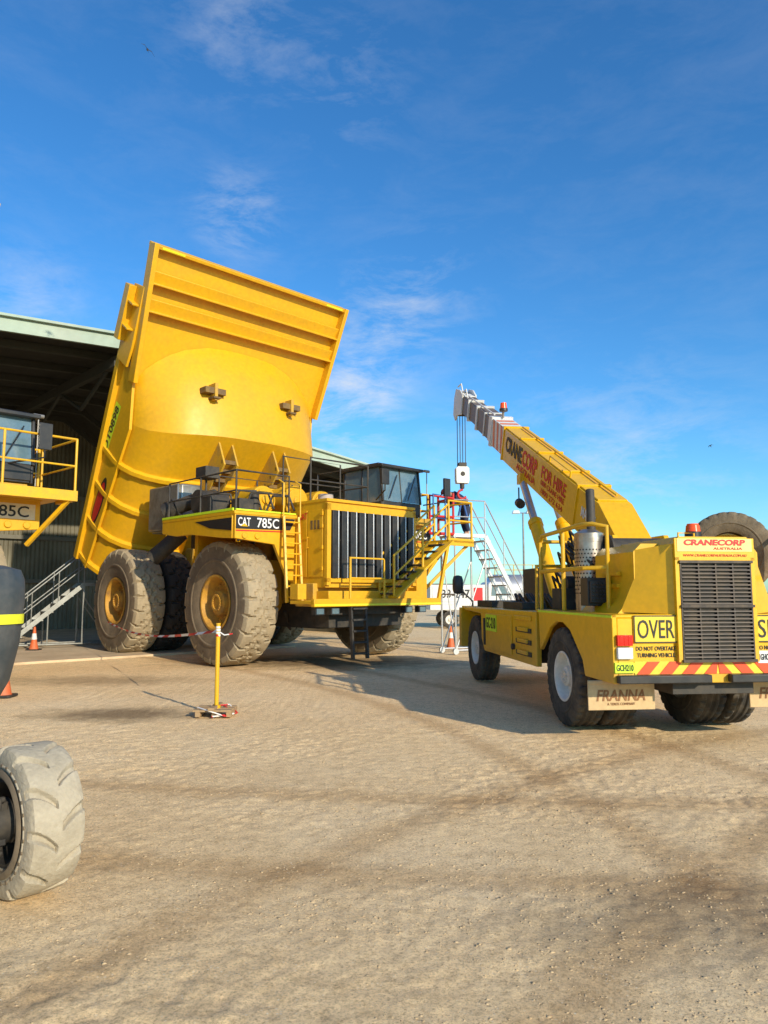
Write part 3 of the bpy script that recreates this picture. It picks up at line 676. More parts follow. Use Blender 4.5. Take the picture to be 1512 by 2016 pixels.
text('FOR HIRE',C,bp(2.95,.09,.277),-BD,BU,1.35,.24,TXR,bold=.02); text('1800 CRANE HIRE',C,bp(2.95,-.11,.277),-BD,BU,1.3,.1,TXR,bold=0); text('1800 272 634',C,bp(2.95,-.26,.277),-BD,BU,1.2,.1,TXR,bold=0)
text('MAC-25',C,bp(1.2,.0,.277),-BD,BU,.6,.18,TXW)
mb=MB(); mb.cyl(bp(7.6,.34,0),bp(7.6,.46,0)+Z*.05,.03,8); c=bp(7.6,.5,0); mb.cyl(c,c+Z*.06,.1,16,1); mb.cyl(c+Z*.06,c+Z*.2,.085,16,2,r2=.07); mb.make('beacon',[STEEL,BLK,ORL],C)
mb=MB(); c=Vector((.5,-.06,2.47)); mb.cyl(c,c+Z*.07,.10,18); mb.cyl(c+Z*.07,c+Z*.15,.09,18,1,r2=.08); mb.cyl(c+Z*.15,c+Z*.17,.07,18,1); mb.box2((.35,-.25,2.441),(.7,.15,2.47)); mb.make('beacon',[BLK,ORL],C)
for y in(-.27,.27):
    mb=MB()
    a=Vector((4.3,y,1.5)); b=Vector(bp(4.75,-.40,y)); 
    mb.cyl(a,a+(b-a)*.62,.125,20); mb.cyl(a+(b-a)*.6,a+(b-a)*.64,.14,20); mb.cyl(a+(b-a)*.64,b,.075,16,1); mb.box2(b+Vector((-.12,-.08,-.08)),b+Vector((.12,.08,.12)))
    mb.make('lift_cylinder',[KY,ALU],C)
tip=bp(12.15,0,0); hx=tip.x+.2
for dx,dy in((-.05,-.1),(.05,-.04),(-.05,.06),(.05,.12)):
    mb=MB(); mb.cyl((hx+dx,dy,5.4),(hx+dx,dy,tip.z+.05),.012,6); mb.make('hoist_rope',BLKM,C)
mb=MB(); mb.prism([(-.18,5.0),(.18,5.0),(.2,5.1),(.2,5.45),(.12,5.52),(-.12,5.52),(-.2,5.45),(-.2,5.1)],hx-.12,hx+.12,'yz')
mb.cyl((hx-.13,0,5.28),(hx+.13,0,5.28),.07,20,1); mb.cyl((hx,0,4.85),(hx,0,5.0),.07,12,1); mb.box2((hx-.13,-.12,5.5),(hx+.13,.12,5.62),1)
mb.tube([Vector((hx,0,4.9))]+[Vector((hx,.13*math.sin(a)-.0,4.68+.13*math.cos(a))) for a in np.linspace(0,4.2,12)],.035,10,2)
mb.make('hook_block',[WHITE,BLKM,RED],C,.01)
for dx,dy in((.05,.12),(0,-.14)):
    mb=MB(); mb.tube([(hx,0,4.58),(hx+dx,dy,4.0)],.03,8); mb.make('lifting_sling',BLUE,C)
sp=tyre_mesh(.54,.36,.27,26,'road',208,[STREAD,STREAD],'spare_tyre'); sp.parent=C; sp.location=(.95,-.80,2.30); sp.rotation_euler=(0,0,math.radians(62))
mb=MB(); mb.rev([(-.2,.02),(-.18,.09),(-.1,.115),(.1,.115),(.18,.09),(.2,.02)],20,(7.4,1.42,1.95),axis='z'); mb.tube([(7.4,1.42,1.9),(7.4,1.1,1.6),(7.4,1.1,1.4)],.02); mb.make('mirror',BLK,C)
mb=MB(); c=Vector((5.9,.5,3.55)); mb.cyl(c,c+Vector((-.12,0,-.05)),.09,14); mb.tube([c,c+Z*.3],.015); mb.make('work_light',BLK,C)

# ================================================================ SHED
S=root('workshop_shed','large open-fronted steel workshop shed with green trim behind the haul trucks','building',(-7.62,25.93,0),math.atan2(.69,.72))
pr=[(-30,8.0),(-5.84,9.83),(-1.9,10.15),(.6,10.2),(5.0,7.45),(9.3,7.0)]
DEP=20
mb=MB()
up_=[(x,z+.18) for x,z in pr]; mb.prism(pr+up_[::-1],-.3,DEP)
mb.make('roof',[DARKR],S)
mb=MB(); fa=[(x,z-.16) for x,z in pr]+[(x,z+.34) for x,z in pr][::-1]; mb.prism(fa,-.42,-.304); 
fa=[(x,z+.28) for x,z in pr]+[(x,z+.36) for x,z in pr][::-1]; mb.prism(fa,-.55,-.421)
mb.make('roof_fascia',GRE,S)
mb=MB(); fa=[(x,z+.185) for x,z in pr]+[(x,z+.25) for x,z in pr][::-1]; mb.prism(fa,-.3,DEP+.2); mb.make('roof_sheeting',GRE,S)
mb=MB()
for y in np.arange(1.0,DEP,2.2):
    for a,b in zip(pr[:-1],pr[1:]): mb.beam((a[0],y,a[1]-.13),(b[0],y,b[1]-.13),.2,.24)
for x in(-26,-20,-14,-8,-2,4,9):
    z=np.interp(x,[p[0] for p in pr],[p[1] for p in pr]); mb.beam((x,.2,z-.45),(x,DEP-.2,z-.45),.2,.35)
    for y in np.arange(1,DEP-2,4.4): mb.beam((x,y,z-.6),(x,y+2.2,z-1.6),.1,.1); mb.beam((x,y+2.2,z-1.6),(x,y+4.4,z-.6),.1,.1)
mb.make('roof_frame',mat('frame_steel_dark',(.07,.07,.06),.7),S)
WALL=bpy.data.materials.new('corrugated_wall'); WALL.use_nodes=True
nt=WALL.node_tree;N=nt.nodes;L=nt.links;b=N['Principled BSDF'];b.inputs['Roughness'].default_value=.6
tc=N.new('ShaderNodeTexCoord'); wv=N.new('ShaderNodeTexWave'); wv.bands_direction='X'; wv.inputs['Scale'].default_value=1.6; L.new(tc.outputs['Object'],wv.inputs['Vector'])
bm_=N.new('ShaderNodeBump'); bm_.inputs['Distance'].default_value=.05; bm_.inputs['Strength'].default_value=.8; L.new(wv.outputs['Fac'],bm_.inputs['Height']); L.new(bm_.outputs['Normal'],b.inputs['Normal'])
nz=N.new('ShaderNodeTexNoise'); nz.inputs['Scale'].default_value=.7; nz.inputs['Detail'].default_value=8; L.new(tc.outputs['Object'],nz.inputs['Vector'])
cr_=N.new('ShaderNodeValToRGB'); cr_.color_ramp.elements[0].position=.3; cr_.color_ramp.elements[0].color=(.10,.09,.06,1); cr_.color_ramp.elements[1].position=.7; cr_.color_ramp.elements[1].color=(.22,.20,.14,1)
L.new(nz.outputs['Fac'],cr_.inputs['Fac']); L.new(cr_.outputs['Color'],b.inputs['Base Color'])
mb=MB(); mb.prism([(-29.9,0),(9.2,0),(9.2,6.95),(5.0,7.4),(.6,10.1),(-1.9,10.05),(-29.9,7.9)],12,12.1); mb.make('back_wall',WALL,S)
mb=MB(); mb.box2((9.1,0,0),(9.28,DEP,6.98)); mb.make('side_wall',WALL,S)
mb=MB()
for x in(-26,-14,-9.5,9.0):
    z=np.interp(x,[p[0] for p in pr],[p[1] for p in pr]); 
    for y in(.3,6,11.7): mb.box2((x-.15,y-.02,0),(x+.15,y+.02,z-.2)); mb.box2((x-.15,y-.15,0),(x-.12,y+.15,z-.2)); mb.box2((x+.12,y-.15,0),(x+.15,y+.15,z-.2))
for z in(2.2,4.2,6.2): mb.box2((-29,11.8,z),(9,11.98,z+.18))
mb.make('wall_frame',mat('frame_steel',(.16,.15,.12),.6),S)

def access_stairs(loc,rot,h,run,w,label,mat_,name='access_stairs'):
    R=root(name,label,'stairs',loc,rot)
    mb=MB()
    for y in(-w/2,w/2): mb.beam((0,y,h),(run,y,.05),.04,.14,up=Z); mb.beam((0,y,h),(-1.1,y,h),.04,.1)
    n=int(h/.25)
    for i in range(n): t=(i+.5)/n; mb.box2((run*t-.12,-w/2,h*(1-t)-.02),(run*t+.12,w/2,h*(1-t)+.015))
    mb.box2((-1.1,-w/2,h-.02),(0,w/2,h+.02)); mb.make('steps',mat_,R)
    mb=MB()
    for y in(-w/2,w/2):
        for x in(-1.05,0): mb.tube([(x,y,.1),(x,y,h)],.03)
        mb.tube([(-1.05,y,.1),(0,y,h*.8)],.022); mb.tube([(-1.05,y,.12),(run,y,.12)],.025); mb.tube([(run*.45,y,.1),(run*.45,y,h*.55)],.022)
    mb.tube([(-1.05,-w/2,.15),(-1.05,w/2,h*.9)],.02); mb.tube([(-1.05,-w/2,h*.5),(-1.05,w/2,h*.5)],.022)
    for x in(-1.05,run):
        for y in(-w/2,w/2): mb.cyl((x,y-.03,.09),(x,y+.03,.09),.09,14)
    mb.make('support_frame',mat_,R)
    mb=MB()
    for y in(-w/2,w/2):
        mb.tube([(-1.1,y,h),(-1.1,y,h+1.05),(0,y,h+1.05),(run,y,1.05),(run,y,.1)],.024); mb.tube([(-1.1,y,h+.55),(0,y,h+.55),(run,y,.6)],.018)
        for t in(.33,.66): mb.tube([(run*t,y,h*(1-t)),(run*t,y,h*(1-t)+1.05)],.018)
        mb.tube([(0,y,h),(0,y,h+1.05)],.02)
    mb.tube([(-1.1,-w/2,h+1.05),(-1.1,w/2,h+1.05)],.024)
    mb.make('handrail',mat_,R)
    return R
AS=access_stairs((-9.9,24.2,.04),math.radians(215),2.0,2.3,.8,'grey steel access stairs standing on the concrete at the workshop',GALV)
PL=access_stairs((2.85,22.3,0),math.radians(25),3.45,2.0,.8,'tall aluminium platform ladder beside the haul truck',ALU,'platform_ladder')
mb=MB()
a=3.47
for z in(.5,1.05): mb.tube([(-1.12,-.45,a+z),(-1.12,.45,a+z),(-.1,.45,a+z)],.036); 
for x,y in((-1.12,-.45),(-1.12,.45),(-.1,.45)): mb.tube([(x,y,a),(x,y,a+1.2)],.036)
mb.tube([(-1.12,-.45,a+1.05),(-1.9,-.45,a+1.1),(-1.9,-.45,a)],.036); mb.tube([(-1.12,-.45,a+.5),(-1.9,-.45,a+.5)],.036); mb.tube([(-1.12,-.45,a),(-1.9,-.45,a)],.045)
mb.make('safety_gate',RED,PL)

def chain_mesh(name,pts,edges,rad,mats,parent=None,sub=2):
    me=bpy.data.meshes.new(name); me.from_pydata(pts,edges,[]); ob=bpy.data.objects.new(name,me); col.objects.link(ob)
    for m in mats: me.materials.append(m)
    sk=ob.modifiers.new('skin','SKIN'); 
    for i,r in enumerate(rad): me.skin_vertices[0].data[i].radius=(r,r)
    me.skin_vertices[0].data[0].use_root=True
    sk.use_smooth_shade=True
    s=ob.modifiers.new('sub','SUBSURF'); s.levels=sub;s.render_levels=sub
    if parent: ob.parent=parent
    return ob
pp=[(0,0,.88),(.14,0,1.04),(.33,0,1.17),(.47,0,1.24),(.56,0,1.27),(.66,0,1.27),(.74,0,1.24)]
pe=[(0,1),(1,2),(2,3),(3,4),(4,5),(5,6)]; prd=[.14,.15,.165,.13,.055,.10,.085]
for sg in(-1,1):
    o=len(pp); pp+=[(.02,sg*.11,.82),(.10,sg*.12,.47),(.0,sg*.12,.08),(.14,sg*.13,.04)]; prd+=[.10,.07,.045,.045]; pe+=[(0,o),(o,o+1),(o+1,o+2),(o+2,o+3)]
    o=len(pp); pp+=[(.42,sg*.19,1.19),(.50,sg*.24,.93),(.70,sg*.18,.80),(.77,sg*.17,.78)]; prd+=[.065,.045,.032,.03]; pe+=[(2,o),(o,o+1),(o+1,o+2),(o+2,o+3)]
    for k in range(4):
        q=len(pp); yy=sg*(.17+(k-1.5)*.02); pp+=[(.80,yy,.775),(.835,yy,.76),(.85,yy,.735)]; prd+=[.01,.009,.008]; pe+=[(o+3,q),(q,q+1),(q+1,q+2)]
    q=len(pp); pp+=[(.76,sg*.13,.765),(.79,sg*.115,.75)]; prd+=[.011,.009]; pe+=[(o+3,q),(q,q+1)]
per=chain_mesh('person',pp,pe,prd,[SKIN]); top(per,'worker in dark navy clothing and cap bending forward','person')
per.location=Vector((2.85,22.3,0))+Matrix.Rotation(math.radians(25),3,'Z')@Vector((-.35,.05,3.47)); per.rotation_euler=(0,0,math.radians(195))
cp=[pp[0],pp[1],pp[2],pp[3]];ce=[(0,1),(1,2),(2,3)];crd=[.16,.17,.185,.15]
for sg in(-1,1):
    o=len(cp); cp+=[(.02,sg*.11,.82),(.10,sg*.12,.47),(.0,sg*.12,.12)]; crd+=[.12,.088,.07]; ce+=[(0,o),(o,o+1),(o+1,o+2)]
    o=len(cp); cp+=[(.42,sg*.19,1.19),(.50,sg*.24,.93),(.66,sg*.195,.825)]; crd+=[.085,.062,.05]; ce+=[(2,o),(o,o+1),(o+1,o+2)]
chain_mesh('clothing',cp,ce,crd,[NAVY],per)
mb=MB(); mb.rev([(.0,.135),(.03,.128),(.08,.10),(.12,.05),(.13,.005)],20,(0,0,0),axis='z'); mb.box2((0,-.08,-.005),(.2,.08,.008)); mb.xf(Matrix.Translation((.70,0,1.30))@Matrix.Rotation(math.radians(35),4,'Y')); mb.make('cap',mat('dark_red_cap',(.12,.02,.03),.7),per)

# ================================================================ BOOM LIFT (partly visible)
AL=Vector((-2.17,4.66,0)); AR=math.atan2(-.656,.755)
A=root('boom_lift','dark-coloured boom lift with dusty pale solid tyres on the gravel','lift',AL,AR)
gt=tyre_mesh(.435,.33,.24,11,'lug',440,[GTREAD,GTREAD]); gr=rim_mb(.24,.165,.12,.12,10).make('wheel',BLKM); gt.parent=gr
mb=MB(); mb.rev([(-.173,.26),(-.185,.275),(-.185,.29),(-.172,.31)],60)
for k in range(30):
    a=2*math.pi*k/30; c=Vector((math.cos(a)*.33,0,math.sin(a)*.33)); mb.cyl(c+Y*-.155,c+Y*-.171,.012,8)
sr=mb.make('tyre_ring',SIDE); sr.parent=gr
for (x,y) in((0,0),(0,-1.75),(-2.3,0),(-2.3,-1.75)):
    place_wheel(gr,A,(x,y,.435),y<-1,0.3)
for o in(gt,sr,gr): bpy.data.objects.remove(o)
mb=MB(); mb.box2((-.10,-.62,.33),(.10,-.16,.58)); mb.box2((-.16,-.36,.28),(.16,-.22,.36)); mb.box2((-.16,-.36,.55),(.16,-.22,.62)); mb.cyl((0,-.3,.24),(0,-.3,.68),.05,16); mb.cyl((0,-.25,.45),(0,-.12,.45),.13,20); mb.box2((-.11,-1.6,.35),(.11,-.62,.55))
for k in(-1,1): mb.cyl((k*.13,-.4,.38),(k*.13,-.7,.38),.025,10); mb.cyl((k*.12,-.24,.3),(k*.12,-.19,.3),.02,6); mb.cyl((k*.12,-.24,.6),(k*.12,-.19,.6),.02,6)
mb.make('axle',BLKM,A,.008)
mb=MB(); mb.box2((-2.6,-1.35,.45),(.2,-.75,.8)); mb.box2((-2.3,-1.2,.8),(-.6,-.9,1.05)); mb.make('chassis',BLK,A,.02)
mb=MB(); rows=[]
M=Matrix.Rotation(AR,3,'Z'); loc=M.inverted()@(Vector((-3.20,5.0,0))-AL)
for z,k in((1.02,.6),(1.06,.8),(1.2,.9),(1.45,.97),(1.75,1.0),(1.88,.99),(1.95,.95),(1.98,.8)):
    row=[]
    for i in range(96):
        a=2*math.pi*i/96; c,s_=math.cos(a),math.sin(a); r=k*.62*(abs(c)**4+abs(s_)**4)**(-.25)*(1-.012*(i%4==0))
        row.append((loc.x+c*r,loc.y+s_*r,z))
    rows.append(row)
mb.grid(rows,0,True); mb.add(rows[-1],[list(range(96))]); mb.add(rows[0],[list(range(96))])
mb.make('counterweight',CTW,A,sharp=50)
mb=MB(); rows=[]
for z in(1.585,1.65):
    row=[]
    for i in range(97):
        a=2*math.pi*i/96; c,s_=math.cos(a),math.sin(a); r=.99*.62*(abs(c)**4+abs(s_)**4)**(-.25)+.006; row.append((loc.x+c*r,loc.y+s_*r,z))
    rows.append(row)
mb.grid(rows); mb.make('reflective_strip',HIVY,A)

# ================================================================ small things
def cone(loc,label):
    R=root('traffic_cone',label,'traffic cone',loc,0,'traffic cones around the yard')
    mb=MB(); mb.prism([(-.18,-.15),(-.15,-.18),(.15,-.18),(.18,-.15),(.18,.15),(.15,.18),(-.15,.18),(-.18,.15)],0,.035,'xy'); mb.make('base',BLK,R)
    mb=MB(); mb.rev([(.035,.14),(.06,.125),(.28,.083),(.28,.08),(.7,.03),(.7,.005)],24,axis='z'); mb.make('cone_body',CONEO,R)
    mb=MB(); mb.rev([(.32,.078),(.32,.082),(.5,.058),(.5,.054)],24,axis='z'); mb.make('reflective_collar',WHITE,R)
    return R
c1=cone((-6.58,13.0,0),'orange traffic cone with white collar near a haul truck')
for p,l in(((-10.6,22.6,.045),'orange traffic cone standing by the grey access stairs'),((2.15,24.0,0),'orange traffic cone by the foot of the platform ladder')):
    c=copy_thing(c1); c.location=p; c['label']=l
BP=root('barrier_post','yellow barrier post with red-white tape in a timber pallet base','barrier post',(-2.47,11.1,0))
mb=MB(); mb.cyl((0,0,.08),(0,0,1.32),.032,14); mb.cyl((0,0,1.32),(0,0,1.335),.036,14); mb.cyl((0,0,.08),(0,0,.14),.06,14); mb.make('post',RAILY,BP)
mb=MB()
for k in range(3): mb.box2((-.30,-.22+k*.17,.07),(.26,-.10+k*.17,.10)); 
for k in(-.26,-.02,.19): mb.box2((k,-.22,.0),(k+.07,.24,.07))
mb.box2((-.06,-.3,.101),(.03,.3,.14)); mb.make('timber_base',TIMB,BP,.004)
TAPE=bpy.data.materials.new('red_white_tape'); TAPE.use_nodes=True
nt=TAPE.node_tree;N=nt.nodes;L=nt.links;b=N['Principled BSDF'];tc=N.new('ShaderNodeTexCoord');w=N.new('ShaderNodeTexWave');w.inputs['Scale'].default_value=1.8;w.bands_direction='DIAGONAL'
L.new(tc.outputs['Object'],w.inputs['Vector']); r=N.new('ShaderNodeValToRGB'); r.color_ramp.interpolation='CONSTANT'; r.color_ramp.elements[0].color=(.6,.02,.02,1); r.color_ramp.elements[1].position=.5; r.color_ramp.elements[1].color=(.75,.73,.7,1); L.new(w.outputs['Fac'],r.inputs['Fac']); L.new(r.outputs['Color'],b.inputs['Base Color'])
mb=MB(); A0=Vector((0,0,1.22)); B0=Vector((-7.95+2.47,21.35-11.1,.95)); rows=[]
for i in range(61):
    t=i/60; p=A0.lerp(B0,t)-Z*.22*math.sin(math.pi*t); tw=math.sin(t*23)*.6; rows.append([p+Vector((tw*.02,0,.02)),p-Vector((tw*.02,0,.02))])
mb.grid(rows); 
for k in range(4):
    z=1.14+k*.04; mb.rev([(z,.035),(z+.03,.038)],16,(0,0,0),axis='z')
mb.tube([(.03,-.01,1.2),(.1,-.03,1.16),(.22,-.02,1.18)],.01); mb.make('barrier_tape',TAPE,BP)
mb=MB(); mb.tube([(-.1,.1,.11),(.15,.2,.12),(.3,.05,.02),(.18,-.25,.02),(-.05,-.28,.1),(-.25,-.1,.12)],.010); mb.tube([(.1,.1,.12),(.28,-.1,.03),(.0,-.30,.02)],.010); mb.make('loose_tape',TAPE,BP)

U=root('service_truck','white service truck with phone number lettering on its side','truck',(4.1,38,0),math.radians(5))
mb=MB(); mb.box2((-1.9,-1,.9),(1.0,1,1.15)); mb.box2((-1.9,-1,1.15),(.9,1,2.15)); mb.box2((-1.8,-1.02,1.3),(-.4,-1,2.05)); mb.make('service_body',WHITE,U,.03)
mb=MB(); mb.prism([(1.05,.8),(1.05,2.2),(1.2,2.3),(1.9,2.3),(2.4,1.65),(3.2,1.5),(3.3,.8)],-.95,.95); mb.make('cab',WHITE,U,.05)
mb=MB(); mb.prism([(1.2,1.6),(1.25,2.15),(1.85,2.15),(2.25,1.6)],-.96,-.952); mb.make('window',GLASS,U)
text('133-247',U,(-.7,-1.03,1.7),X,Z,1.6,.42,TXT)
mb=MB(); mb.box2((.3,-1.012,1.35),(.75,-1.003,2.0)); mb.make('logo_panel',TXR,U)
ut=tyre_mesh(.42,.27,.22,24,'road',144,[CTREAD,CTREAD]); ur=rim_mb(.22,.135,.06,.08,6).make('wheel',RIMW); ut.parent=ur
for x in(-.9,2.4):
    for sg in(-1,1): place_wheel(ur,U,(x,sg*.85,.42),sg>0)
bpy.data.objects.remove(ut); bpy.data.objects.remove(ur)
K=root('storage_tank','horizontal silver storage tank with a yellow railing on top','tank',(9.6,52,0),math.radians(4))
mb=MB(); rows=[]
for x,r in((-2.6,.02),(-2.5,.6),(-2.3,.95),(-2.0,1.1),(2.0,1.1),(2.3,.95),(2.5,.6),(2.6,.02)): rows.append([(x,r*math.cos(a),1.9+r*math.sin(a)) for a in np.linspace(0,2*math.pi,33)[:-1]])
mb.grid(rows,0,True); 
for x in(-1.5,0,1.5): mb.box2((x-.06,-1.13,.8),(x+.06,1.13,1.9)); mb.box2((x-.15,-1,.0),(x+.15,1,.9))
mb.make('tank_shell',ALU,K)
mb=MB(); rail(mb,[(-2,-.8,2.95),(2,-.8,2.95)],.7,.03); mb.make('railing',RAILY,K)
LP=root('light_pole','tall grey floodlight pole with twin lamp heads','street lamp',(11.0,58,0))
mb=MB(); mb.cyl((0,0,0),(0,0,8),.11,12,r2=.06); mb.tube([(-.6,0,8),(.6,0,8)],.04); mb.make('pole',STEEL,LP)
for x in(-.55,.55):
    mb=MB(); mb.prism([(x-.3,7.95),(x+.3,7.95),(x+.22,8.2),(x-.22,8.2)],-.2,.2); mb.make('lamp_head',WHITE,LP,.02)
def heap(loc,label):
    mb=MB(); rows=[]
    for k in range(8):
        z=k/7; row=[]
        for i in range(28):
            a=2*math.pi*i/28; r=math.sqrt(max(0.001,1-z**1.6))*(1+.18*math.sin(3*a+k)+.1*random.random()); row.append((loc[0]+2.4*r*math.cos(a),loc[1]+1.4*r*math.sin(a),z*1.2+.1*random.random()*(k>0)))
        rows.append(row)
    mb.grid(rows,0,True); o=mb.make('tarpaulin_heap',mat('dark_green_cover',(.02,.04,.03),.7,dirt=(.06,.07,.05)),None,sharp=60); return top(o,label,'covered heap')
heap((8.0,45,0),'low heap covered with dark green sheeting in the yard')
O=root('site_office','low white site office building beyond the crane','building',(19.3,48,0),math.radians(3))
mb=MB(); mb.box2((-3.5,-2,0),(3.5,2,3.6)); mb.make('wall',WHITE,O)
mb=MB(); mb.prism([(-2.3,3.6),(2.3,3.6),(2.3,3.75),(0,4.6),(-2.3,3.75)],-3.8,3.8,'yz'); mb.make('roof',ALU,O)
for x in(-2.2,0,2.2):
    mb=MB(); mb.box2((x-.6,-2.03,1.2),(x+.6,-2.005,2.3)); mb.make('window',GLASS,O)
def bird(loc,s,rz,rx):
    mb=MB()
    mb.rev([(-.08,.002),(-.05,.018),(0,.024),(.05,.016),(.075,.008),(.09,.001)],10,axis='y')
    for sg in(-1,1): mb.add([(0,.04,.005),(0,-.02,.005),(sg*.10,.0,.03),(sg*.2,-.07,.01),(sg*.1,.04,.03)],[(0,1,2,4),(4,2,3)]); mb.add([(0,-.06,0),(sg*.035,-.14,0),(0,-.1,0)],[(0,1,2)])
    o=mb.make('bird',BIRD,solid=.004); o.location=loc;o.scale=(s,s,s);o.rotation_euler=(rx,.3,rz)
    return top(o,'small dark swallow flying with spread wings','bird','birds in the sky')
bird((-5.2,15,13.65),.9,.9,1.0); bird((7.2,16,5.0),.35,2.2,.7)

# ================================================================ GROUND
def vn(x,y,sc,seed):
    x=x/sc;y=y/sc; xi=np.floor(x);yi=np.floor(y);fx=x-xi;fy=y-yi; fx=fx*fx*(3-2*fx);fy=fy*fy*(3-2*fy)
    h=lambda a,b:np.modf(np.abs(np.sin(a*127.1+b*311.7+seed*74.7)*43758.5453))[0]
    return (h(xi,yi)*(1-fx)+h(xi+1,yi)*fx)*(1-fy)+(h(xi,yi+1)*(1-fx)+h(xi+1,yi+1)*fx)*fy-.5
def gheight(x,y):
    fade=np.clip(1-(np.hypot(x,y-5)-9)/14,0,1)
    patch=np.clip(.75+1.3*vn(x,y,1.1,21),.3,1.4)
    return (vn(x,y,1.7,1)*.024+vn(x,y,.5,2)*.009)*np.clip(1.4-np.hypot(x,y)/40,0,1)+(vn(x,y,.16,3)*.009+vn(x,y,.08,4)*.012+vn(x,y,.045,6)*.011)*fade*patch-.014
def axis(lo,hi,d,far,g=1.12):
    c=list(np.arange(lo,hi,d)); 
    s=d;v=hi
    while v<far: c.append(v); s*=g; v+=s
    c.append(far); s=d;v=lo-d;pre=[]
    while v>-far: pre.append(v); s*=g; v-=s
    pre.append(-far); return np.array(pre[::-1]+c)
gx=axis(-5.5,5.5,.022,1500,1.08); gy=axis(1.8,10,.022,1500,1.08)
XX,YY=np.meshgrid(gx,gy)
ZZ=gheight(XX,YY)
nx,ny=len(gx),len(gy)
me=bpy.data.meshes.new('ground'); me.vertices.add(nx*ny); me.vertices.foreach_set('co',np.stack([XX,YY,ZZ],-1).reshape(-1))
idx=np.arange(nx*ny).reshape(ny,nx); q=np.stack([idx[:-1,:-1],idx[:-1,1:],idx[1:,1:],idx[1:,:-1]],-1).reshape(-1,4); nf=len(q)
me.loops.add(nf*4); me.loops.foreach_set('vertex_index',q.reshape(-1)); me.polygons.add(nf); me.polygons.foreach_set('loop_start',np.arange(nf)*4); me.polygons.foreach_set('loop_total',np.full(nf,4)); me.polygons.foreach_set('use_smooth',np.ones(nf,bool)); me.update(); me.validate()
G=bpy.data.objects.new('ground',me); col.objects.link(G); G['kind']='structure'
GM=bpy.data.materials.new('gravel_ground'); GM.use_nodes=True; nt=GM.node_tree;N=nt.nodes;L=nt.links;b=N['Principled BSDF']; b.inputs['Roughness'].default_value=.95; b.inputs['Specular IOR Level'].default_value=.15
tc=N.new('ShaderNodeTexCoord')
def noise(sc,det=8,rg=.6,vec=None,dist=0):
    n=N.new('ShaderNodeTexNoise'); n.inputs['Scale'].default_value=sc;n.inputs['Detail'].default_value=det;n.inputs['Roughness'].default_value=rg;n.inputs['Distortion'].default_value=dist
    L.new(vec or tc.outputs['Object'],n.inputs['Vector']); return n
def ramp(src,stops):
    r=N.new('ShaderNodeValToRGB'); e=r.color_ramp.elements
    e[0].position=stops[0][0]; e[0].color=(*stops[0][1],1); e[1].position=stops[-1][0]; e[1].color=(*stops[-1][1],1)
    for p,c in stops[1:-1]: k=e.new(p); k.color=(*c,1)
    L.new(src,r.inputs['Fac']); return r
def mixc(f,a,b_,mode='MIX'):
    m=N.new('ShaderNodeMix'); m.data_type='RGBA'; m.blend_type=mode
    if isinstance(f,float): m.inputs['Factor'].default_value=f
    else: L.new(f,m.inputs['Factor'])
    L.new(a,m.inputs['A']); 
    if isinstance(b_,tuple): m.inputs['B'].default_value=(*b_,1)
    else: L.new(b_,m.inputs['B'])
    return m.outputs['Result']
n1=noise(.3,7,.65); base=ramp(n1.outputs['Fac'],[(.3,(.84,.59,.31)),(.5,(.92,.67,.37)),(.7,(.98,.75,.45))]).outputs['Color']
n2=noise(7,11,.8); v2=ramp(n2.outputs['Fac'],[(.3,(.72,.69,.65)),(.5,(1,1,1)),(.7,(1.15,1.14,1.12))]).outputs['Color']
c=mixc(1.0,base,v2,'MULTIPLY')
n3=noise(55,7,.85); v3=ramp(n3.outputs['Fac'],[(.34,(.40,.36,.32)),(.5,(1,1,1)),(.68,(1.35,1.3,1.22))]).outputs['Color']
c=mixc(.95,c,v3,'MULTIPLY')
# faint tyre tracks sweeping over the yard
def track(cx,cy,R0,wd,c,k=.5):
    sp=N.new('ShaderNodeVectorMath'); sp.operation='DISTANCE'; mpp=N.new('ShaderNodeVectorMath'); mpp.operation='MULTIPLY'; mpp.inputs[1].default_value=(1,1,0); L.new(tc.outputs['Object'],mpp.inputs[0]); L.new(mpp.outputs[0],sp.inputs[0]); sp.inputs[1].default_value=(cx,cy,0)
    s1=N.new('ShaderNodeMath'); s1.operation='SUBTRACT'; L.new(sp.outputs['Value'],s1.inputs[0]); s1.inputs[1].default_value=R0
    s2=N.new('ShaderNodeMath'); s2.operation='ABSOLUTE'; L.new(s1.outputs[0],s2.inputs[0])
    nn_=noise(2.5,6,.7); s3=N.new('ShaderNodeMath'); s3.operation='MULTIPLY_ADD'; L.new(nn_.outputs['Fac'],s3.inputs[0]); s3.inputs[1].default_value=wd*1.6; L.new(s2.outputs[0],s3.inputs[2])
    mr=N.new('ShaderNodeMapRange'); mr.inputs['From Min'].default_value=wd; mr.inputs['From Max'].default_value=wd*1.9; mr.inputs['To Min'].default_value=k; mr.inputs['To Max'].default_value=0; L.new(s3.outputs[0],mr.inputs['Value'])
    return mixc(mr.outputs['Result'],c,(.72,.66,.60),'MULTIPLY')
for cx,cy,R0 in((-22,2,24.2),(-22,2,26.3),(14,-6,18.3),(14,-6,16.2),(3,34,27.4),(3,34,29.2)): c=track(cx,cy,R0,.26,c,.75)
vo=N.new('ShaderNodeTexVoronoi'); vo.inputs['Scale'].default_value=48; L.new(tc.outputs['Object'],vo.inputs['Vector'])
vr=ramp(vo.outputs['Distance'],[(.15,(1,1,1)),(.32,(0,0,0))]); n5=noise(3,6,.75); vr5=ramp(n5.outputs['Fac'],[(.42,(0,0,0)),(.62,(.9,.9,.9))])
f=mixc(1.0,vr.outputs['Color'],vr5.outputs['Color'],'MULTIPLY')
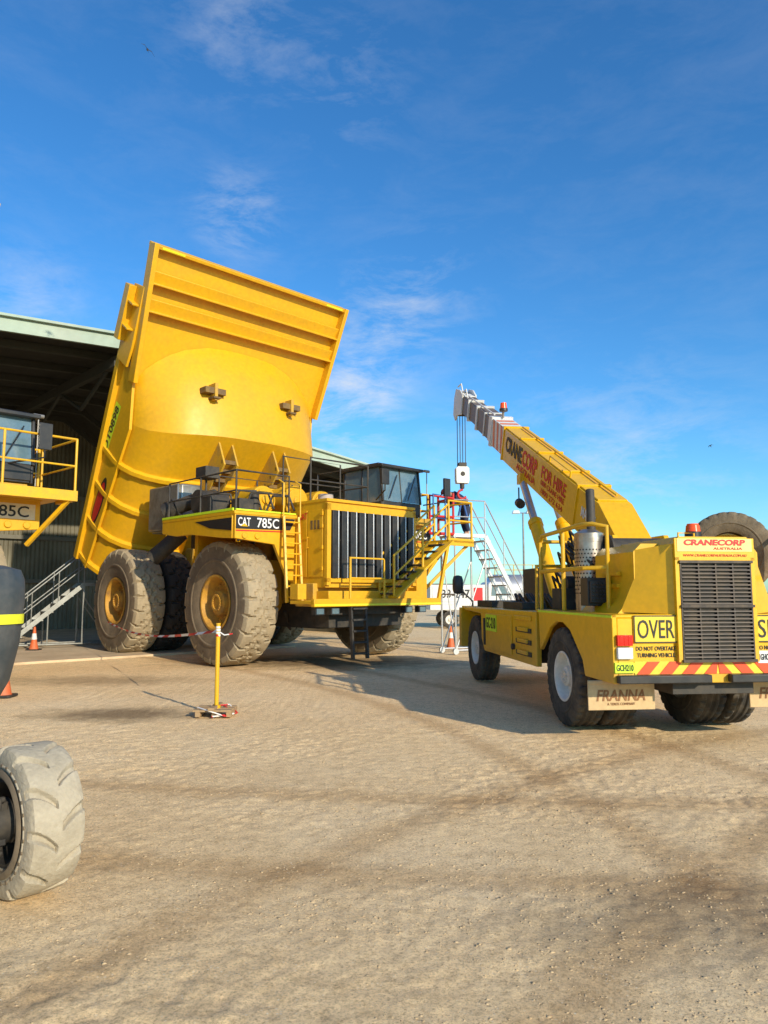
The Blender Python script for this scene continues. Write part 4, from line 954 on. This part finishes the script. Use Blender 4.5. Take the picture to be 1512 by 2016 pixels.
vc=ramp(vo.outputs['Color'],[(.2,(.36,.26,.16)),(.55,(.7,.54,.34)),(.8,(.95,.82,.6))]).outputs['Color']; c=mixc(f,c,vc)
def stain_or_shade(cx,cy,rx,ry,dark,c,colr=(.13,.08,.04)):
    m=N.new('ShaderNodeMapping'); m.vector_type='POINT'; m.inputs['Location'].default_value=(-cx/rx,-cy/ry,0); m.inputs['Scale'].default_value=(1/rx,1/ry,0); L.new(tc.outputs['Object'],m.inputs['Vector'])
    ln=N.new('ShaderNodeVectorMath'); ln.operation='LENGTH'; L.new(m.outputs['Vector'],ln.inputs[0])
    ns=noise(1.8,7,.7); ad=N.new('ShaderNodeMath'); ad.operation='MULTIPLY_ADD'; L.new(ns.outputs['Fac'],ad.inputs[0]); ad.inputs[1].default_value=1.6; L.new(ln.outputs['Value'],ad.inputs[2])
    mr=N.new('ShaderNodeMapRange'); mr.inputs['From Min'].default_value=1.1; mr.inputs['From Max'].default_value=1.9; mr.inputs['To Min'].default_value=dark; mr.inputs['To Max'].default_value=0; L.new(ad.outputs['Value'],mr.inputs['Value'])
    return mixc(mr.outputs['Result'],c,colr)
c=stain_or_shade(-3.9,11.2,1.5,.8,.75,c); c=stain_or_shade(-1.5,19.5,4.5,2.2,.75,c); c=stain_or_shade(-6.0,15.5,2.5,1.0,.45,c); c=stain_or_shade(2.0,4.3,1.5,.7,.5,c,(.24,.17,.10))  # last patch is a soft cast shadow painted into the ground colour
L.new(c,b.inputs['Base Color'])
nb=noise(24,9,.8); b1=N.new('ShaderNodeBump'); b1.inputs['Distance'].default_value=.035; b1.inputs['Strength'].default_value=.5; L.new(nb.outputs['Fac'],b1.inputs['Height'])
nb2=noise(120,5,.75); b2=N.new('ShaderNodeBump'); b2.inputs['Distance'].default_value=.008; b2.inputs['Strength'].default_value=.8; L.new(nb2.outputs['Fac'],b2.inputs['Height']); L.new(b1.outputs['Normal'],b2.inputs['Normal']); L.new(b2.outputs['Normal'],b.inputs['Normal'])
me.materials.append(GM)
def stones(n,yr,smin,smax,power):
    base=np.array([(0,0,1),(.9,0,.35),(.28,.85,.35),(-.72,.53,.35),(-.72,-.53,.35),(.28,-.85,.35),(.7,.5,-.3),(-.28,.8,-.3),(-.9,0,-.3),(-.28,-.8,-.3),(.7,-.5,-.3)])
    fc=np.array([(0,1,2),(0,2,3),(0,3,4),(0,4,5),(0,5,1),(1,6,2),(2,7,3),(3,8,4),(4,9,5),(5,10,1),(6,7,2),(7,8,3),(8,9,4),(9,10,5),(10,6,1)])
    u=np.random.rand(n*3); y=yr[0]+(yr[1]-yr[0])*u**1.7; x=(np.random.rand(n*3)*2-1)*(y*.62+.8)
    keep=(vn(x,y,.9,11)+vn(x,y,.3,12)*.7+np.random.rand(n*3)*.5)>.22
    x=x[keep][:n]; y=y[keep][:n]; n=len(x)
    s=smin+(smax-smin)*np.random.rand(n)**power*np.clip(.4+y*.1,.5,1.0)
    V=base[None]*(1+.5*(np.random.rand(n,11,3)-.5))
    V*=s[:,None,None]*np.stack([.7+.8*np.random.rand(n),.6+.6*np.random.rand(n),.35+.3*np.random.rand(n)],-1)[:,None,:]
    a=np.random.rand(n)*6.28; ca,sa=np.cos(a)[:,None],np.sin(a)[:,None]
    vx=V[...,0]*ca-V[...,1]*sa; vy=V[...,0]*sa+V[...,1]*ca
    V=np.stack([vx+x[:,None],vy+y[:,None],V[...,2]+gheight(x,y)[:,None]-s[:,None]*.05],-1)
    F=fc[None]+np.arange(n)[:,None,None]*11
    return V.reshape(-1,3),F.reshape(-1,3)
V,F=stones(34000,(1.9,12),.003,.015,6)if False else stones(34000,(1.9,12),.003,.015,6)
me=bpy.data.meshes.new('gravel'); me.vertices.add(len(V)); me.vertices.foreach_set('co',V.reshape(-1)); nf=len(F); me.loops.add(nf*3); me.loops.foreach_set('vertex_index',F.reshape(-1)); me.polygons.add(nf); me.polygons.foreach_set('loop_start',np.arange(nf)*3); me.polygons.foreach_set('loop_total',np.full(nf,3)); me.update(); me.validate()
me.materials.append(mat('gravel_stone',(.56,.41,.235),.95,dirt=(.34,.24,.135),amt=1,scale=23,spec=.1))
gv=bpy.data.objects.new('gravel',me); col.objects.link(gv); gv['kind']='stuff'; gv['label']='loose gravel scattered over the yard'
mb=MB(); mb.box2((-30,-4.2,-.1),(2.5,12,.045)); ap=mb.make('concrete_apron',mat('concrete',(.64,.50,.33),.85,dirt=(.40,.29,.18),amt=.9,scale=.8,bump=.15)); ap.location=(-7.62,25.93,0); ap.rotation_euler=(0,0,math.atan2(.69,.72)); ap['kind']='structure'
mb=MB(); rows=[[],[]]
for i in range(120):
    a=math.radians(-70+i*140/119); R_=900; rows[0].append((R_*math.sin(a),R_*math.cos(a),-2)); rows[1].append((R_*math.sin(a)*1.02,R_*math.cos(a)*1.02,6+5*math.sin(i*.21)+3*math.sin(i*.53)))
mb.grid(rows); h=mb.make('hills',mat('hill_scrub',(.10,.10,.07),.9,scale=.02)); h['kind']='structure'

# ================================================================ WORLD / LIGHT / CAMERA
el=math.radians(22); az=(.58,-.81); l=math.hypot(*az)
sv=Vector((az[0]/l*math.cos(el),az[1]/l*math.cos(el),math.sin(el)))
sd=bpy.data.lights.new('sun','SUN'); sd.energy=5.0; sd.angle=math.radians(.6); sd.color=(1,.87,.66)
so=bpy.data.objects.new('sun',sd); col.objects.link(so); so.rotation_euler=(-sv).to_track_quat('-Z','Y').to_euler(); so.location=(10,-10,20)
W=bpy.data.worlds.new('World'); scene.world=W; W.use_nodes=True; nt=W.node_tree;N=nt.nodes;L=nt.links
bg=N['Background']; bg.inputs['Strength'].default_value=.135
sky=N.new('ShaderNodeTexSky'); sky.sky_type='NISHITA'; sky.sun_disc=False; sky.sun_elevation=el; sky.sun_rotation=math.atan2(az[0],az[1]); sky.air_density=1.0; sky.dust_density=.4; sky.ozone_density=2.5
hs=N.new('ShaderNodeHueSaturation'); hs.inputs['Saturation'].default_value=1.2; hs.inputs['Value'].default_value=1.0; L.new(sky.outputs['Color'],hs.inputs['Color'])
tint=N.new('ShaderNodeMix'); tint.data_type='RGBA'; tint.blend_type='MULTIPLY'; tint.inputs['Factor'].default_value=1; L.new(hs.outputs['Color'],tint.inputs['A']); tint.inputs['B'].default_value=(.74,1.24,1.5,1)
tc=N.new('ShaderNodeTexCoord')
mp=N.new('ShaderNodeMapping'); mp.inputs['Rotation'].default_value=(.1,.65,.2); mp.inputs['Scale'].default_value=(3.0,3.5,8.5); L.new(tc.outputs['Generated'],mp.inputs['Vector'])
n1=noise(2.6,12,.68,mp.outputs['Vector'],.3)
r1=N.new('ShaderNodeMapRange'); r1.inputs['From Min'].default_value=.44; r1.inputs['From Max'].default_value=.78; L.new(n1.outputs['Fac'],r1.inputs['Value'])
acc=None
def mth(op,a,b_):
    m=N.new('ShaderNodeMath'); m.operation=op
    for i,v in enumerate((a,b_)):
        if isinstance(v,(int,float)): m.inputs[i].default_value=v
        else: L.new(v,m.inputs[i])
    return m.outputs[0]
for xs,zs,rad,st in((-.05,.25,.11,1.0),(-.02,.35,.12,.5),(-.21,.535,.08,.6),(-.06,.74,.11,.22),(-.22,.84,.12,.28),(.05,.41,.12,.35),(.35,.15,.22,.4),(-.5,.40,.1,.4),(.15,.1,.3,.25)):
    d=Vector((xs,1,zs)).normalized()
    s_=N.new('ShaderNodeVectorMath'); s_.operation='DISTANCE'; nv=N.new('ShaderNodeVectorMath'); nv.operation='NORMALIZE'; L.new(tc.outputs['Generated'],nv.inputs[0]); L.new(nv.outputs[0],s_.inputs[0]); s_.inputs[1].default_value=d
    mr=N.new('ShaderNodeMapRange'); mr.interpolation_type='SMOOTHSTEP'; mr.inputs['From Min'].default_value=0; mr.inputs['From Max'].default_value=rad; mr.inputs['To Min'].default_value=st; mr.inputs['To Max'].default_value=0; L.new(s_.outputs['Value'],mr.inputs['Value'])
    acc=mr.outputs[0] if acc is None else mth('ADD',acc,mr.outputs[0])
acc=mth('ADD',acc,.06)
fac=mth('MULTIPLY',mth('MINIMUM',acc,1.0),r1.outputs[0])
cl=N.new('ShaderNodeMix'); cl.data_type='RGBA'; L.new(fac,cl.inputs['Factor']); L.new(tint.outputs['Result'],cl.inputs['A']); cl.inputs['B'].default_value=(6.0,6.2,6.5,1)
L.new(cl.outputs['Result'],bg.inputs['Color'])
cam=bpy.data.cameras.new('camera'); co=bpy.data.objects.new('camera',cam); col.objects.link(co); scene.camera=co
cam.sensor_fit='VERTICAL'; cam.sensor_height=36; cam.lens=1450/2016*36; cam.clip_end=5000
co.location=(0,0,1.8); co.rotation_euler=(math.radians(90+6.18),0,0)
scene.view_settings.view_transform='Standard'; scene.view_settings.look='None'; scene.view_settings.exposure=0
bpy.context.view_layer.update()
